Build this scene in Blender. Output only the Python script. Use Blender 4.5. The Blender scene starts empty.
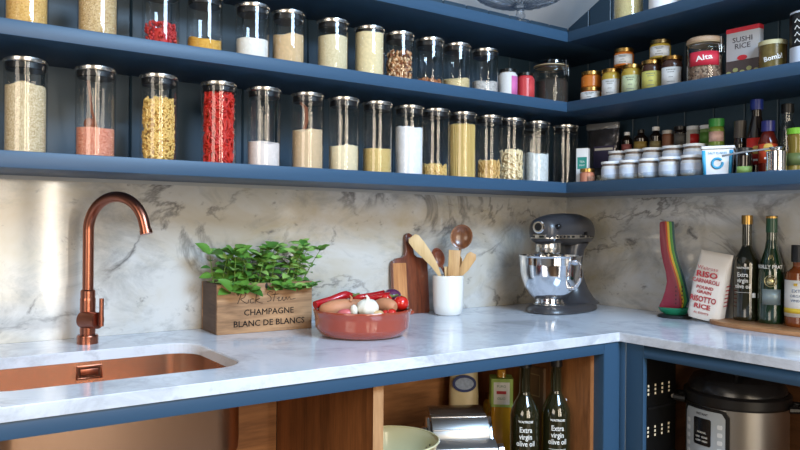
import bpy, bmesh, math, random
from mathutils import Vector, Matrix
random.seed(7)
S = bpy.context.scene
COL = S.collection
PI = math.pi

# ------------------------------------------------------------------ camera
cam_d = bpy.data.cameras.new('camera'); cam = bpy.data.objects.new('camera', cam_d); COL.objects.link(cam)
cam_d.sensor_width = 36.0; cam_d.lens = 36.0 * 723.0 / 800.0; cam_d.clip_start = 0.05
R_ = Vector((0.82094375, -0.57094503, 0.008552)); U_ = Vector((-0.00615224, 0.006132, 0.99996227)); B_ = Vector((-0.57097593, -0.82096539, 0.00152144))
mw = Matrix(((R_.x, U_.x, B_.x, -2.093), (R_.y, U_.y, B_.y, -1.927), (R_.z, U_.z, B_.z, 1.19), (0, 0, 0, 1)))
cam.matrix_world = mw
S.camera = cam

# ------------------------------------------------------------------ world, lights, exposure
S.view_settings.view_transform = 'Standard'; S.view_settings.look = 'None'; S.view_settings.gamma = 1
S.view_settings.use_curve_mapping = False; S.view_settings.exposure = 0.25
W = bpy.data.worlds.new('world'); S.world = W; W.use_nodes = True
W.node_tree.nodes['Background'].inputs[0].default_value = (0.55, 0.7, 1.0, 1); W.node_tree.nodes['Background'].inputs[1].default_value = 0.6

def area(name, loc, target, sx, sy, power, col):
    l = bpy.data.lights.new(name, 'AREA'); l.shape = 'RECTANGLE'; l.size = sx; l.size_y = sy; l.energy = power; l.color = col
    o = bpy.data.objects.new(name, l); COL.objects.link(o); o.location = loc
    o.rotation_euler = (Vector(target) - Vector(loc)).to_track_quat('-Z', 'Z').to_euler()
    return o
area('rooflight', (-.95, -2.75, 2.62), (-.95, -2.0, 1.6), 1.1, 0.9, 100, (0.50, 0.73, 1.0))
area('garden_window_light', (-2.55, -4.62, 1.55), (-2.55, 0, 1.5), 0.5, 2.1, 32, (1.0, 0.82, 0.58))
area('garden_door_light', (-1.60, -4.62, 1.55), (-1.60, 0, 1.5), 0.64, 2.1, 32, (1.0, 0.84, 0.62))
area('garden_sidelight', (-1.047, -4.62, 1.55), (-1.047, 0, 1.5), 0.09, 2.1, 20, (1.0, 0.90, 0.75))
area('side_window_light', (-3.85, -1.9, 1.6), (0, -1.2, 1.2), 1.0, 1.3, 20, (1.0, 0.85, 0.66))

# ------------------------------------------------------------------ materials
MATS = {}
def lin(c):
    return tuple((x / 255 / 12.92 if x / 255 <= 0.04045 else ((x / 255 + 0.055) / 1.055) ** 2.4) for x in c) + (1,)
def newmat(name):
    m = bpy.data.materials.new(name); m.use_nodes = True; MATS[name] = m
    nt = m.node_tree; b = nt.nodes['Principled BSDF']; return m, nt, b
def N(nt, t, **kw):
    n = nt.nodes.new(t)
    for k, v in kw.items():
        if k in n.inputs: n.inputs[k].default_value = v
        else: setattr(n, k, v)
    return n
def plain(name, rgb, rough=0.5, metal=0.0, spec=0.5, coat=0.0, trans=0.0, noise=0.0, nscale=30, bump=0.0):
    if name in MATS: return MATS[name]
    m, nt, b = newmat(name)
    c = lin(rgb); b.inputs['Base Color'].default_value = c; b.inputs['Roughness'].default_value = rough; b.inputs['Metallic'].default_value = metal
    b.inputs['Specular IOR Level'].default_value = spec; b.inputs['Coat Weight'].default_value = coat; b.inputs['Transmission Weight'].default_value = trans
    b.inputs['Coat Roughness'].default_value = 0.05
    tc = N(nt, 'ShaderNodeTexCoord'); nz = N(nt, 'ShaderNodeTexNoise', Scale=nscale, Detail=4.0)
    nt.links.new(tc.outputs['Object'], nz.inputs['Vector'])
    if noise:
        mx = N(nt, 'ShaderNodeMix', data_type='RGBA')
        mx.inputs[6].default_value = tuple(x * (1 - noise) for x in c[:3]) + (1,); mx.inputs[7].default_value = tuple(min(1, x * (1 + noise)) for x in c[:3]) + (1,)
        nt.links.new(nz.outputs[0], mx.inputs[0]); nt.links.new(mx.outputs[2], b.inputs['Base Color'])
    if bump:
        bp = N(nt, 'ShaderNodeBump', Strength=bump, Distance=0.002); nt.links.new(nz.outputs[0], bp.inputs['Height']); nt.links.new(bp.outputs[0], b.inputs['Normal'])
    return m
def speckle(name, cols, scale=300, rough=0.7, bump=0.5):
    m, nt, b = newmat(name); b.inputs['Roughness'].default_value = rough
    tc = N(nt, 'ShaderNodeTexCoord'); vo = N(nt, 'ShaderNodeTexVoronoi', Scale=scale)
    nt.links.new(tc.outputs['Object'], vo.inputs['Vector'])
    rp = N(nt, 'ShaderNodeValToRGB'); rp.color_ramp.interpolation = 'LINEAR'
    el = rp.color_ramp.elements
    while len(el) < len(cols): el.new(0.5)
    for i, c in enumerate(cols): el[i].position = i / max(1, len(cols) - 1); el[i].color = lin(c)
    sp = N(nt, 'ShaderNodeSeparateColor'); nt.links.new(vo.outputs['Color'], sp.inputs[0]); nt.links.new(sp.outputs[0], rp.inputs[0])
    nt.links.new(rp.outputs[0], b.inputs['Base Color'])
    bp = N(nt, 'ShaderNodeBump', Strength=bump, Distance=0.0015, invert=True); nt.links.new(vo.outputs['Distance'], bp.inputs['Height']); nt.links.new(bp.outputs[0], b.inputs['Normal'])
    return m
def glassy(name, tint=(1, 1, 1), f0=0.05, dens=1.0):
    """thin-walled glass: tinted see-through plus a Schlick reflection"""
    m = bpy.data.materials.new(name); m.use_nodes = True; MATS[name] = m; nt = m.node_tree
    nt.nodes.remove(nt.nodes['Principled BSDF']); out = nt.nodes['Material Output']
    tr = N(nt, 'ShaderNodeBsdfTransparent', Color=tuple(tint) + (1,)); gl = N(nt, 'ShaderNodeBsdfGlossy', Roughness=0.012)
    lw = N(nt, 'ShaderNodeLayerWeight', Blend=0.5); pw = N(nt, 'ShaderNodeMath', operation='POWER'); pw.inputs[1].default_value = 3.2
    ml = N(nt, 'ShaderNodeMath', operation='MULTIPLY_ADD'); ml.inputs[1].default_value = 0.9 - f0; ml.inputs[2].default_value = f0
    mx = N(nt, 'ShaderNodeMixShader')
    nt.links.new(lw.outputs['Facing'], pw.inputs[0]); nt.links.new(pw.outputs[0], ml.inputs[0]); nt.links.new(ml.outputs[0], mx.inputs[0])
    nt.links.new(tr.outputs[0], mx.inputs[1]); nt.links.new(gl.outputs[0], mx.inputs[2]); nt.links.new(mx.outputs[0], out.inputs[0])
    return m
def marble(name, base, warm, vein, vscale, vstr, rough, spots=0.5):
    m, nt, b = newmat(name); b.inputs['Roughness'].default_value = rough; b.inputs['Specular IOR Level'].default_value = 0.6
    tc = N(nt, 'ShaderNodeTexCoord'); L = nt.links.new
    mp = N(nt, 'ShaderNodeMapping'); mp.inputs['Rotation'].default_value = (0.5, 0.6, 0.9); mp.inputs['Scale'].default_value = (1, 1, 1.5); L(tc.outputs['Object'], mp.inputs[0])
    def noise(sc, det, dist, ro=0.6):
        n = N(nt, 'ShaderNodeTexNoise', Scale=sc, Detail=det, Roughness=ro, Distortion=dist); L(mp.outputs[0], n.inputs['Vector']); return n
    def ramp(src, stops):
        r = N(nt, 'ShaderNodeValToRGB'); e = r.color_ramp.elements
        while len(e) < len(stops): e.new(0.5)
        for i, (p, v) in enumerate(stops): e[i].position = p; e[i].color = (v, v, v, 1)
        L(src, r.inputs[0]); return r
    def mix(f, a, bcol, mode='MIX'):
        x = N(nt, 'ShaderNodeMix', data_type='RGBA', blend_type=mode)
        if isinstance(f, float): x.inputs[0].default_value = f
        else: L(f, x.inputs[0])
        for s, i in ((a, 6), (bcol, 7)):
            if isinstance(s, tuple): x.inputs[i].default_value = s
            else: L(s, x.inputs[i])
        return x.outputs[2]
    cloud = ramp(noise(2.6, 5, 0.8).outputs[0], [(0.38, 0), (0.66, 1)])
    c = mix(cloud.outputs[0], lin(base), lin(warm))
    gray = ramp(noise(6.0, 8, 0.5, 0.72).outputs[0], [(0.48, 0), (0.70, 0.8)])
    c = mix(gray.outputs[0], c, lin(tuple(int(v * 0.72) for v in base)))
    v1 = ramp(noise(vscale, 7, 0.7, 0.58).outputs[0], [(0.478, 0), (0.5, vstr), (0.522, 0)])
    msk = ramp(noise(2.2, 2, 0.3).outputs[0], [(0.44, 0), (0.58, 1)])
    mm = N(nt, 'ShaderNodeMath', operation='MULTIPLY'); L(v1.outputs[0], mm.inputs[0]); L(msk.outputs[0], mm.inputs[1])
    c = mix(mm.outputs[0], c, lin(vein))
    sp = ramp(noise(13, 6, 0.5, 0.7).outputs[0], [(0.60, 0), (0.72, spots)])
    c = mix(sp.outputs[0], c, lin(vein))
    L(c, b.inputs['Base Color'])
    return m
def wood(name, a, d, grain='Z', scale=14, rough=0.45, coat=0.0, stretch=0.12):
    m, nt, b = newmat(name); b.inputs['Roughness'].default_value = rough; b.inputs['Coat Weight'].default_value = coat
    tc = N(nt, 'ShaderNodeTexCoord'); mp = N(nt, 'ShaderNodeMapping'); L = nt.links.new
    s = [1, 1, 1]; s['XYZ'.index(grain)] = stretch; mp.inputs['Scale'].default_value = s; L(tc.outputs['Object'], mp.inputs[0])
    n = N(nt, 'ShaderNodeTexNoise', Scale=scale, Detail=6.0, Distortion=0.8, Roughness=0.6); L(mp.outputs[0], n.inputs['Vector'])
    n2 = N(nt, 'ShaderNodeTexNoise', Scale=scale * 9, Detail=3.0); L(mp.outputs[0], n2.inputs['Vector'])
    ad = N(nt, 'ShaderNodeMath', operation='MULTIPLY_ADD'); ad.inputs[1].default_value = 0.35; L(n2.outputs[0], ad.inputs[0]); L(n.outputs[0], ad.inputs[2])
    r = N(nt, 'ShaderNodeValToRGB'); r.color_ramp.elements[0].position = 0.48; r.color_ramp.elements[1].position = 0.86
    r.color_ramp.elements[0].color = lin(d); r.color_ramp.elements[1].color = lin(a); L(ad.outputs[0], r.inputs[0]); L(r.outputs[0], b.inputs['Base Color'])
    bp = N(nt, 'ShaderNodeBump', Strength=0.15, Distance=0.001); L(n2.outputs[0], bp.inputs['Height']); L(bp.outputs[0], b.inputs['Normal'])
    return m

BLUE = plain('blue_paint', (50, 79, 106), 0.42, spec=0.4, noise=0.04, nscale=3)
BLUEP = plain('blue_panel_paint', (45, 67, 84), 0.42, noise=0.05, nscale=3)
SPL = marble('splash_marble', (202, 201, 198), (184, 172, 148), (88, 85, 84), 2.2, 0.85, 0.09, 0.8)
CTM = marble('counter_marble', (218, 223, 232), (202, 207, 216), (150, 154, 162), 2.4, 0.35, 0.11, 0.15)
WALL = plain('grey_plaster', (128, 124, 118), 0.9)
CEIL = plain('ceiling_plaster', (226, 228, 230), 0.9)
FLOOR = wood('floor_boards', (96, 74, 54), (62, 46, 32), 'X', 6)
WALN = wood('walnut_vertical', (160, 104, 60), (96, 58, 30), 'Z', 16)
WALH = wood('walnut_horizontal', (178, 124, 78), (112, 72, 42), 'X', 12)
WALE = wood('walnut_edge', (196, 152, 108), (160, 116, 78), 'Z', 18)
STEEL = plain('brushed_steel', (205, 203, 198), 0.24, 1.0)
CHROME = plain('polished_chrome', (225, 225, 228), 0.07, 1.0)
DSEAL = plain('dark_seal', (28, 28, 30), 0.35)
COPPER = plain('brushed_copper', (158, 100, 80), 0.28, 1.0, noise=0.08, nscale=5)
COPPERS = plain('satin_copper', (224, 188, 164), 0.24, 1.0, noise=0.06, nscale=4)
GLASS = glassy('clear_glass', (0.97, 0.975, 0.97), 0.055)
GOLD = plain('gold_lid', (168, 134, 76), 0.3, 1.0)
BLACK = plain('black_plastic', (18, 18, 20), 0.35)
WHITE = plain('white_plastic', (232, 234, 236), 0.4)
PAPER = plain('white_paper', (222, 220, 214), 0.8)
INK = plain('black_ink', (28, 22, 20), 0.8)
WINK = plain('white_ink', (225, 225, 222), 0.6)
RINK = plain('red_ink', (176, 52, 58), 0.8)

# ------------------------------------------------------------------ mesh builder
def dense(prof):
    """extra rings near the ends of long runs so smoothing stays local"""
    out = [prof[0]]
    for a, b in zip(prof, prof[1:]):
        if math.hypot(b[0] - a[0], b[1] - a[1]) > .015 and abs(a[0] - b[0]) < .004:
            for q in (.05, .95): out.append((a[0] + (b[0] - a[0]) * q, a[1] + (b[1] - a[1]) * q))
        out.append(b)
    return out
class MB:
    def __init__(s): s.v = []; s.f = []
    def add(s, vs, fs):
        o = len(s.v); s.v += [tuple(v) for v in vs]; s.f += [tuple(i + o for i in f) for f in fs]; return s
    def box(s, x0, x1, y0, y1, z0, z1):
        return s.add([(x0, y0, z0), (x1, y0, z0), (x1, y1, z0), (x0, y1, z0), (x0, y0, z1), (x1, y0, z1), (x1, y1, z1), (x0, y1, z1)],
                     [(3, 2, 1, 0), (4, 5, 6, 7), (0, 1, 5, 4), (1, 2, 6, 5), (2, 3, 7, 6), (3, 0, 4, 7)])
    def lathe(s, prof, n=32, c=(0, 0, 0), a0=0, a1=2 * PI, sx=1, sy=1):
        prof = dense(prof); full = abs(a1 - a0 - 2 * PI) < 1e-6; m = n if full else n + 1; vs = []; fs = []
        for r, z in prof:
            for i in range(m):
                a = a0 + (a1 - a0) * i / n; vs.append((c[0] + r * math.cos(a) * sx, c[1] + r * math.sin(a) * sy, c[2] + z))
        for j in range(len(prof) - 1):
            for i in range(n):
                k = (i + 1) % m; fs.append((j * m + i, j * m + k, (j + 1) * m + k, (j + 1) * m + i))
        if full:
            if prof[0][0] > 1e-6: fs.append(tuple(reversed(range(m))))
            if prof[-1][0] > 1e-6: fs.append(tuple((len(prof) - 1) * m + i for i in range(m)))
        return s.add(vs, fs)
    def olathe(s, prof, n=32, c=(0, 0, 0)):     # open lathe, no end caps
        prof = dense(prof); vs = []; fs = []
        for r, z in prof:
            for i in range(n):
                a = 2 * PI * i / n; vs.append((c[0] + r * math.cos(a), c[1] + r * math.sin(a), c[2] + z))
        for j in range(len(prof) - 1):
            for i in range(n):
                k = (i + 1) % n; fs.append((j * n + i, j * n + k, (j + 1) * n + k, (j + 1) * n + i))
        return s.add(vs, fs)
    def tube(s, pts, r, n=10, closed=False, flat=1.0):
        pts = [Vector(p) for p in pts]; L = len(pts); rr = r if isinstance(r, (list, tuple)) else [r] * L
        vs = []; fs = []; up = None
        for i, p in enumerate(pts):
            if closed: t = (pts[(i + 1) % L] - pts[i - 1]).normalized()
            else: t = (pts[min(i + 1, L - 1)] - pts[max(i - 1, 0)]).normalized()
            if up is None: up = t.orthogonal().normalized()
            up = (up - t * up.dot(t)).normalized(); w = t.cross(up)
            for k in range(n):
                a = 2 * PI * k / n; vs.append(p + (up * math.cos(a) + w * math.sin(a) * flat) * rr[i])
        for i in range(L if closed else L - 1):
            j = (i + 1) % L
            for k in range(n): fs.append((i * n + k, i * n + (k + 1) % n, j * n + (k + 1) % n, j * n + k))
        if not closed: fs += [tuple(reversed(range(n))), tuple((L - 1) * n + k for k in range(n))]
        return s.add(vs, fs)
    def prism(s, poly, t, plane='XZ', off=0.0):
        """extrude polygon by thickness t along the third axis"""
        n = len(poly); vs = []
        for d in (off, off + t):
            for a, b in poly: vs.append({'XZ': (a, d, b), 'XY': (a, b, d), 'YZ': (d, a, b)}[plane])
        fs = [tuple(range(n)), tuple(reversed(range(n, 2 * n)))] + [(i, i + n, (i + 1) % n + n, (i + 1) % n) for i in range(n)]
        return s.add(vs, fs)
    def ball(s, c, r, n=14, m=9, fn=None):
        vs = []; fs = []
        for j in range(m + 1):
            th = PI * j / m
            for i in range(n):
                a = 2 * PI * i / n; p = Vector((math.sin(th) * math.cos(a), math.sin(th) * math.sin(a), math.cos(th)))
                k = fn(p, a, th) if fn else 1.0
                vs.append((c[0] + p.x * r[0] * k, c[1] + p.y * r[1] * k, c[2] + p.z * r[2] * (k if fn else 1)))
        for j in range(m):
            for i in range(n):
                k = (i + 1) % n; fs.append((j * n + i, (j + 1) * n + i, (j + 1) * n + k, j * n + k))
        return s.add(vs, fs)
    def xf(s, M):
        s.v = [tuple(M @ Vector(v)) for v in s.v]; return s
    def build(s, name, mat, parent=None, smooth=True, ang=35, bevel=0.0, seg=2, solid=0.0):
        me = bpy.data.meshes.new(name); me.from_pydata(s.v, [], s.f)
        bm = bmesh.new(); bm.from_mesh(me)
        bmesh.ops.remove_doubles(bm, verts=bm.verts, dist=1e-6); bmesh.ops.recalc_face_normals(bm, faces=bm.faces)
        if bevel:
            es = [e for e in bm.edges if len(e.link_faces) == 2 and e.calc_face_angle(0) > 0.6]
            bmesh.ops.bevel(bm, geom=es, offset=bevel, segments=seg, affect='EDGES', profile=0.5, clamp_overlap=True)
        bm.to_mesh(me); bm.free()
        if bevel: ang = min(ang, 24)
        if smooth:
            for p in me.polygons: p.use_smooth = True
            me.set_sharp_from_angle(angle=math.radians(ang))
        for mm in (mat if isinstance(mat, (list, tuple)) else [mat]): me.materials.append(mm)
        o = bpy.data.objects.new(name, me); COL.objects.link(o)
        if parent: o.parent = parent
        if solid:
            md = o.modifiers.new('thickness', 'SOLIDIFY'); md.thickness = solid; md.offset = -1
        return o
def thing(name, label, cat, loc=(0, 0, 0), rz=0.0, group=None):
    o = bpy.data.objects.new(name, None); COL.objects.link(o); o.empty_display_size = 0.05
    o.location = loc; o.rotation_euler = (0, 0, rz); o['label'] = label; o['category'] = cat
    if group: o['group'] = group
    return o
def tag(o, label, cat, group=None, kind=None):
    o['label'] = label; o['category'] = cat
    if group: o['group'] = group
    if kind: o['kind'] = kind
    return o
def struct(mb, name, mat, **kw):
    o = mb.build(name, mat, **kw); o['kind'] = 'structure'; return o
def rounded(x0, x1, y0, y1, r, n=6):
    out = []
    for cx, cy, a in ((x1 - r, y1 - r, 0), (x0 + r, y1 - r, 90), (x0 + r, y0 + r, 180), (x1 - r, y0 + r, 270)):
        for i in range(n + 1):
            t = math.radians(a + 90 * i / n); out.append((cx + r * math.cos(t), cy + r * math.sin(t)))
    return out
def text(body, size, mat, parent, loc=(0, 0, 0), rz=0.0, R=None, bold=0.0, sx=1.0, align='CENTER', name='lettering', arch=0.0, tilt=0.0, dbl=0.0):
    """lettering facing local -Y; R wraps it round a cylinder about the local Z axis"""
    cu = bpy.data.curves.new('t', 'FONT'); cu.body = body; cu.size = size; cu.align_x = align; cu.align_y = 'CENTER'; cu.extrude = 0.0002; cu.offset = bold
    cu.resolution_u = 2
    t = bpy.data.objects.new('t', cu); COL.objects.link(t)
    me = bpy.data.meshes.new_from_object(t); bpy.data.objects.remove(t); bpy.data.curves.remove(cu)
    for v in me.vertices:
        x, y, z = v.co.x * sx, v.co.y, v.co.z
        x, y = x * math.cos(tilt) - y * math.sin(tilt), x * math.sin(tilt) + y * math.cos(tilt)
        y -= arch * x * x
        if R: a = x / R; X = (R + z + 0.0003) * math.sin(a); Y = -(R + z + 0.0003) * math.cos(a)
        else: X = x; Y = -z
        c, s_ = math.cos(rz), math.sin(rz)
        v.co = (X * c - Y * s_ + loc[0], X * s_ + Y * c + loc[1], y + loc[2])
    if dbl:
        c, s_ = math.cos(rz), math.sin(rz); vv = [v.co.copy() for v in me.vertices]; ff = [tuple(p.vertices) for p in me.polygons]; n = len(vv)
        bpy.data.meshes.remove(me); me = bpy.data.meshes.new(name)
        sh_ = [(0, 0), (dbl, 0), (dbl * .5, dbl * .6)]
        me.from_pydata([v + Vector((a * c, a * s_, b)) for a, b in sh_ for v in vv], [], [tuple(i + n * q for i in f) for q in range(3) for f in ff])
    me.name = name; me.materials.clear(); me.materials.append(mat)
    o = bpy.data.objects.new(name, me); COL.objects.link(o)
    if parent: o.parent = parent
    return o
def copy_tree(o, parent=None):
    c = o.copy(); COL.objects.link(c)
    if parent: c.parent = parent
    for ch in list(o.children): copy_tree(ch, c)
    return c

# ------------------------------------------------------------------ room shell
WX = 0.03    # face of the right-hand wall
struct(MB().box(-4.2, 0.4, -5.0, 0.3, -0.05, 0.0), 'floor', FLOOR, smooth=False)
struct(MB().box(-4.2, 0.2, 0.02, 0.12, 0, 3.0), 'wall_left', BLUEP, smooth=False)
struct(MB().box(WX + .02, WX + .14, -5.0, 0.02, 0, 3.0), 'wall_right', BLUEP, smooth=False)
w = MB()
for x0, x1, z0, z1 in ((-4.2, -2.9, 0, 3), (-2.2, -2.0, 0, 3), (-0.85, 0.2, 0, 3), (-2.9, -2.2, 0, .4), (-2.9, -2.2, 2.7, 3), (-2.0, -.85, 0, .4), (-2.0, -.85, 2.7, 3)):
    w.box(x0, x1, -4.9, -4.75, z0, z1)
struct(w, 'wall_garden', WALL, smooth=False)
for n, xa, xb, bars in ((1, -2.9, -2.2, ()), (2, -2.0, -.85, (-1.215,))):
    w = MB().box(xa, xa + .07, -4.85, -4.72, .4, 2.7).box(xb - .07, xb, -4.85, -4.72, .4, 2.7).box(xa + .07, xb - .07, -4.85, -4.72, .4, .47).box(xa + .07, xb - .07, -4.85, -4.72, 2.63, 2.7)
    for b in bars: w.box(b - .05, b + .05, -4.85, -4.72, .47, 2.63)
    struct(w, 'window_%d' % n, WHITE, smooth=False)
w = MB()
for y0, y1, z0, z1 in ((-5, -2.6, 0, 3), (-1.2, .12, 0, 3), (-2.6, -1.2, 0, .8), (-2.6, -1.2, 2.4, 3)): w.box(-4.2, -4.05, y0, y1, z0, z1)
struct(w, 'wall_side', WALL, smooth=False)
# sloping ceiling over the worktop, flat beyond with a rooflight opening
struct(MB().prism([(0.05, 1.925), (-1.55, 2.70), (-1.55, 2.78), (0.05, 2.005)], 4.3, 'YZ', -4.2), 'ceiling', CEIL, smooth=False)
w = MB().box(-4.2, .1, -2.2, -1.55, 2.70, 2.78).box(-4.2, .1, -5, -3.3, 2.70, 2.78).box(-4.2, -1.9, -3.3, -2.2, 2.70, 2.78).box(-.4, .1, -3.3, -2.2, 2.70, 2.78)
struct(w, 'ceiling', WALL, smooth=False)

# marble splashbacks and the painted boarding above
struct(MB().box(-3.4, WX, 0.0, 0.02, 0.90, 1.315), 'trim_1', SPL, smooth=False)
struct(MB().box(WX, WX + .02, -2.6, 0.0, 0.90, 1.315), 'trim_2', SPL, smooth=False)
def boarding(axis, n, start, z0, z1):
    m = MB(); g = 0.004; d = 0.006; bw = 0.102
    for i in range(n):
        a = start - (i + 1) * bw; b = start - i * bw
        if axis == 'x': m.prism([(a + g, 0.0), (b - g, 0.0), (b, d), (b, .02), (a, .02), (a, d)], z1 - z0, 'XY', z0)
        else: m.prism([(WX, a + g), (WX + d, a), (WX + .02, a), (WX + .02, b), (WX + d, b), (WX, b - g)], z1 - z0, 'XY', z0)
    return m
struct(boarding('x', 30, WX, 1.315, 2.3), 'trim_3', BLUEP, smooth=False)
struct(boarding('y', 25, 0.0, 1.315, 2.6), 'trim_4', BLUEP, smooth=False)
struct(MB().box(-3.4, WX, -.008, 0, 1.288, 1.297).box(WX - .008, WX, -2.6, -.008, 1.288, 1.297), 'trim_5', plain('grey_sealing_strip', (168, 168, 164), .5))

# ------------------------------------------------------------------ shelves
for z0, z1, tier in ((1.297, 1.332, 'lowest'), (1.565, 1.598, 'middle'), (1.796, 1.830, 'topmost')):
    m = MB().box(-3.4, WX, -.277, -.0005, z0, z1)
    tag(m.build('wall_shelf', BLUE, bevel=.0015), 'blue painted shelf on the left wall, %s of its three' % tier, 'shelf', 'blue shelves on the left wall')
    m = MB().box(-.277, WX - .0005, -2.4, -.2775, z0, z1)
    tag(m.build('wall_shelf', BLUE, bevel=.0015), 'blue painted shelf on the right wall, %s of its three' % tier, 'shelf', 'blue shelves on the right wall')

# ------------------------------------------------------------------ worktop with the sink cut-out
HX0, HX1, HY0, HY1 = -1.985, -1.503, -.540, -.20
def worktop():
    me = bpy.data.meshes.new('worktop'); bm = bmesh.new()
    outer = [(-3.4, 0), (-3.4, -.655), (-.478, -.655), (-.478, -2.6), (WX, -2.6), (WX, 0)]
    hole = rounded(HX0, HX1, HY0, HY1, .065, 10)
    es = []
    for loop in (outer, hole):
        vs = [bm.verts.new((x, y, .9)) for x, y in loop]
        es += [bm.edges.new((vs[i], vs[(i + 1) % len(vs)])) for i in range(len(vs))]
    r = bmesh.ops.triangle_fill(bm, edges=es, use_beauty=True)
    fs = [g for g in r['geom'] if isinstance(g, bmesh.types.BMFace)]
    fs = bm.faces[:]
    bmesh.ops.recalc_face_normals(bm, faces=fs)
    ex = bmesh.ops.extrude_face_region(bm, geom=fs)
    vs = [g for g in ex['geom'] if isinstance(g, bmesh.types.BMVert)]
    bmesh.ops.translate(bm, verts=vs, vec=(0, 0, -.024))
    bmesh.ops.recalc_face_normals(bm, faces=bm.faces)
    tops = [e for e in bm.edges if all(abs(v.co.z - .9) < 1e-5 for v in e.verts) and e.calc_face_angle(0) > .8]
    bmesh.ops.bevel(bm, geom=tops, offset=.002, segments=2, affect='EDGES')
    bm.to_mesh(me); bm.free(); me.materials.append(CTM)
    o = bpy.data.objects.new('worktop', me); COL.objects.link(o); return o
tag(worktop(), 'pale polished marble worktop running round the corner with a sink cut-out', 'worktop')

# ------------------------------------------------------------------ copper sink
t = thing('copper_sink', 'copper undermount sink set into the marble worktop at left', 'sink', (0, 0, 0))
m = MB(); n = 10
def ring(x0, x1, y0, y1, r, z): return [(x, y, z) for x, y in rounded(x0, x1, y0, y1, r, n)]
rings = []
e = .006
e = .001
for off, z, r in ((.016, .8755, .075), (.016, .8735, .075), (.003, .8735, .07), (.003, .74, .07), (e, .725, .066), (-.012, .70, .05), (-.04, .692, .04)):   # outer shell
    rings.append(ring(HX0 - off, HX1 + off, HY0 - off, HY1 + off, r, z))
vs = [p for r_ in rings for p in r_]; k = len(rings[0]); fs = []
for j in range(len(rings) - 1):
    for i in range(k): fs.append((j * k + i, j * k + (i + 1) % k, (j + 1) * k + (i + 1) % k, (j + 1) * k + i))
fs.append(tuple((len(rings) - 1) * k + i for i in range(k)))
rin = []
for off, z, r in ((.016, .8755, .075), (e, .8755, .068), (e, .74, .068), (e - .003, .728, .064), (-.014, .706, .05), (-.04, .70, .04)):
    rin.append(ring(HX0 - off, HX1 + off, HY0 - off, HY1 + off, r, z))
b0 = len(vs); vs += [p for r_ in rin for p in r_]
for j in range(len(rin) - 1):
    for i in range(k): fs.append((b0 + j * k + i, b0 + j * k + (i + 1) % k, b0 + (j + 1) * k + (i + 1) % k, b0 + (j + 1) * k + i))
fs.append(tuple(b0 + (len(rin) - 1) * k + i for i in range(k)))
m.add(vs, fs).build('basin', COPPERS, t, ang=50)
oy = HY1 + e
ov = MB()
for a, b_, c_, d_ in ((-1.764, -1.710, .864, .867), (-1.764, -1.710, .836, .839), (-1.764, -1.761, .839, .864), (-1.713, -1.710, .839, .864)): ov.box(a, b_, oy - .004, oy + .001, c_, d_)
of = ov.build('overflow_frame', COPPER, t, bevel=.001)
MB().box(-1.756, -1.718, oy - .003, oy + .001, .844, .859).build('overflow_plate', COPPER, of, bevel=.001)
MB().box(-1.760, -1.714, oy - .0010, oy + .001, .840, .863).build('overflow_slot', plain('dark_copper', (84, 50, 36), .4, .8), of)
MB().lathe([(.0, .701), (.04, .701), (.042, .703), (.03, .7045), (0, .703)], 24, (-1.74, -.37, 0)).build('drain', COPPER, t)

# ------------------------------------------------------------------ faucet
t = thing('kitchen_faucet', 'copper swan-neck faucet standing behind the sink', 'faucet', (-1.720, -.095, .9))
MB().lathe([(0, 0), (.024, 0), (.024, .018), (.022, .021), (.018, .0215), (0, .0215)], 32).build('base_ring', COPPER, t)
MB().lathe([(.0175, .0217), (.0175, .105), (.0165, .108), (.0165, .125), (.0135, .128), (0, .128)], 32).build('body', COPPER, t)
d = Vector((.6, -.8, 0)); rad = .080; pts = [Vector((0, 0, .128)), Vector((0, 0, .2))]
for i in range(0, 25):
    a = math.radians(180 - i * 7.0); pts.append(d * (rad + rad * math.cos(a)) + Vector((0, 0, .268 + rad * math.sin(a))))
last = pts[-1]; dirv = (pts[-1] - pts[-2]).normalized()
pts.append(last + dirv * .014)
MB().tube(pts, .0125, 20).build('neck', COPPER, t, ang=50)
end = pts[-1]
sp = MB().tube([end, end + dirv * .010], .0142, 20).build('spout_tip', COPPER, t)
d2 = Vector((-.25, -.97, 0)).normalized() ; d2 = Vector((.35, -.94, 0)).normalized()
MB().tube([d2 * .005 + Vector((-.014, 0, .058)), d2 * .046 + Vector((-.002, 0, .058))], .0195, 28).build('valve', COPPER, t)
p = d2 * .052 + Vector((.002, 0, 0))
MB().tube([p + Vector((0, 0, .045)), p + Vector((0, 0, .110))], .0052, 12).build('lever', COPPER, t)

# ------------------------------------------------------------------ base cabinets
t = thing('base_cabinet', 'blue framed open base cabinet with walnut interior under the left worktop', 'cabinet', (0, 0, 0))
MB().box(-3.2, -.535, -.650, -.632, .846, .8757).box(-.535, -.4545, -.650, -.600, .0, .8757).box(-.470, -.4548, -.668, -.6505, .0, .8757).build('face_frame', BLUE, t, bevel=.0012)
MB().box(-.4685, -.456, -.6712, -.6685, .0, .874).build('joint_highlight', plain('pale_highlight', (150, 160, 165), .4), t)  # thin pale strip, a painted highlight along the joint between the two frames
MB().box(-1.257, -1.232, -.6315, -.158, .10, .875).build('partition', WALN, t)
MB().box(-1.2575, -1.2315, -.6318, -.6308, .10, .842).build('partition_edge', WALE, t)
MB().box(-3.2, -1.258, -.156, -.138, .10, .875).build('back_panel', WALH, t)
MB().box(-1.2315, -.55, -.156, -.138, .10, .875).build('back_panel', WALH, t)
MB().box(-.549, -.524, -.6165, -.138, .10, .875).build('side_panel', WALN, t)
MB().box(-1.2315, -.5495, -.6165, -.157, .468, .49).build('shelf_board', WALH, t)
MB().box(-3.2, -.524, -.6165, -.02, .08, .0995).build('bottom_board', WALH, t)
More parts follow.
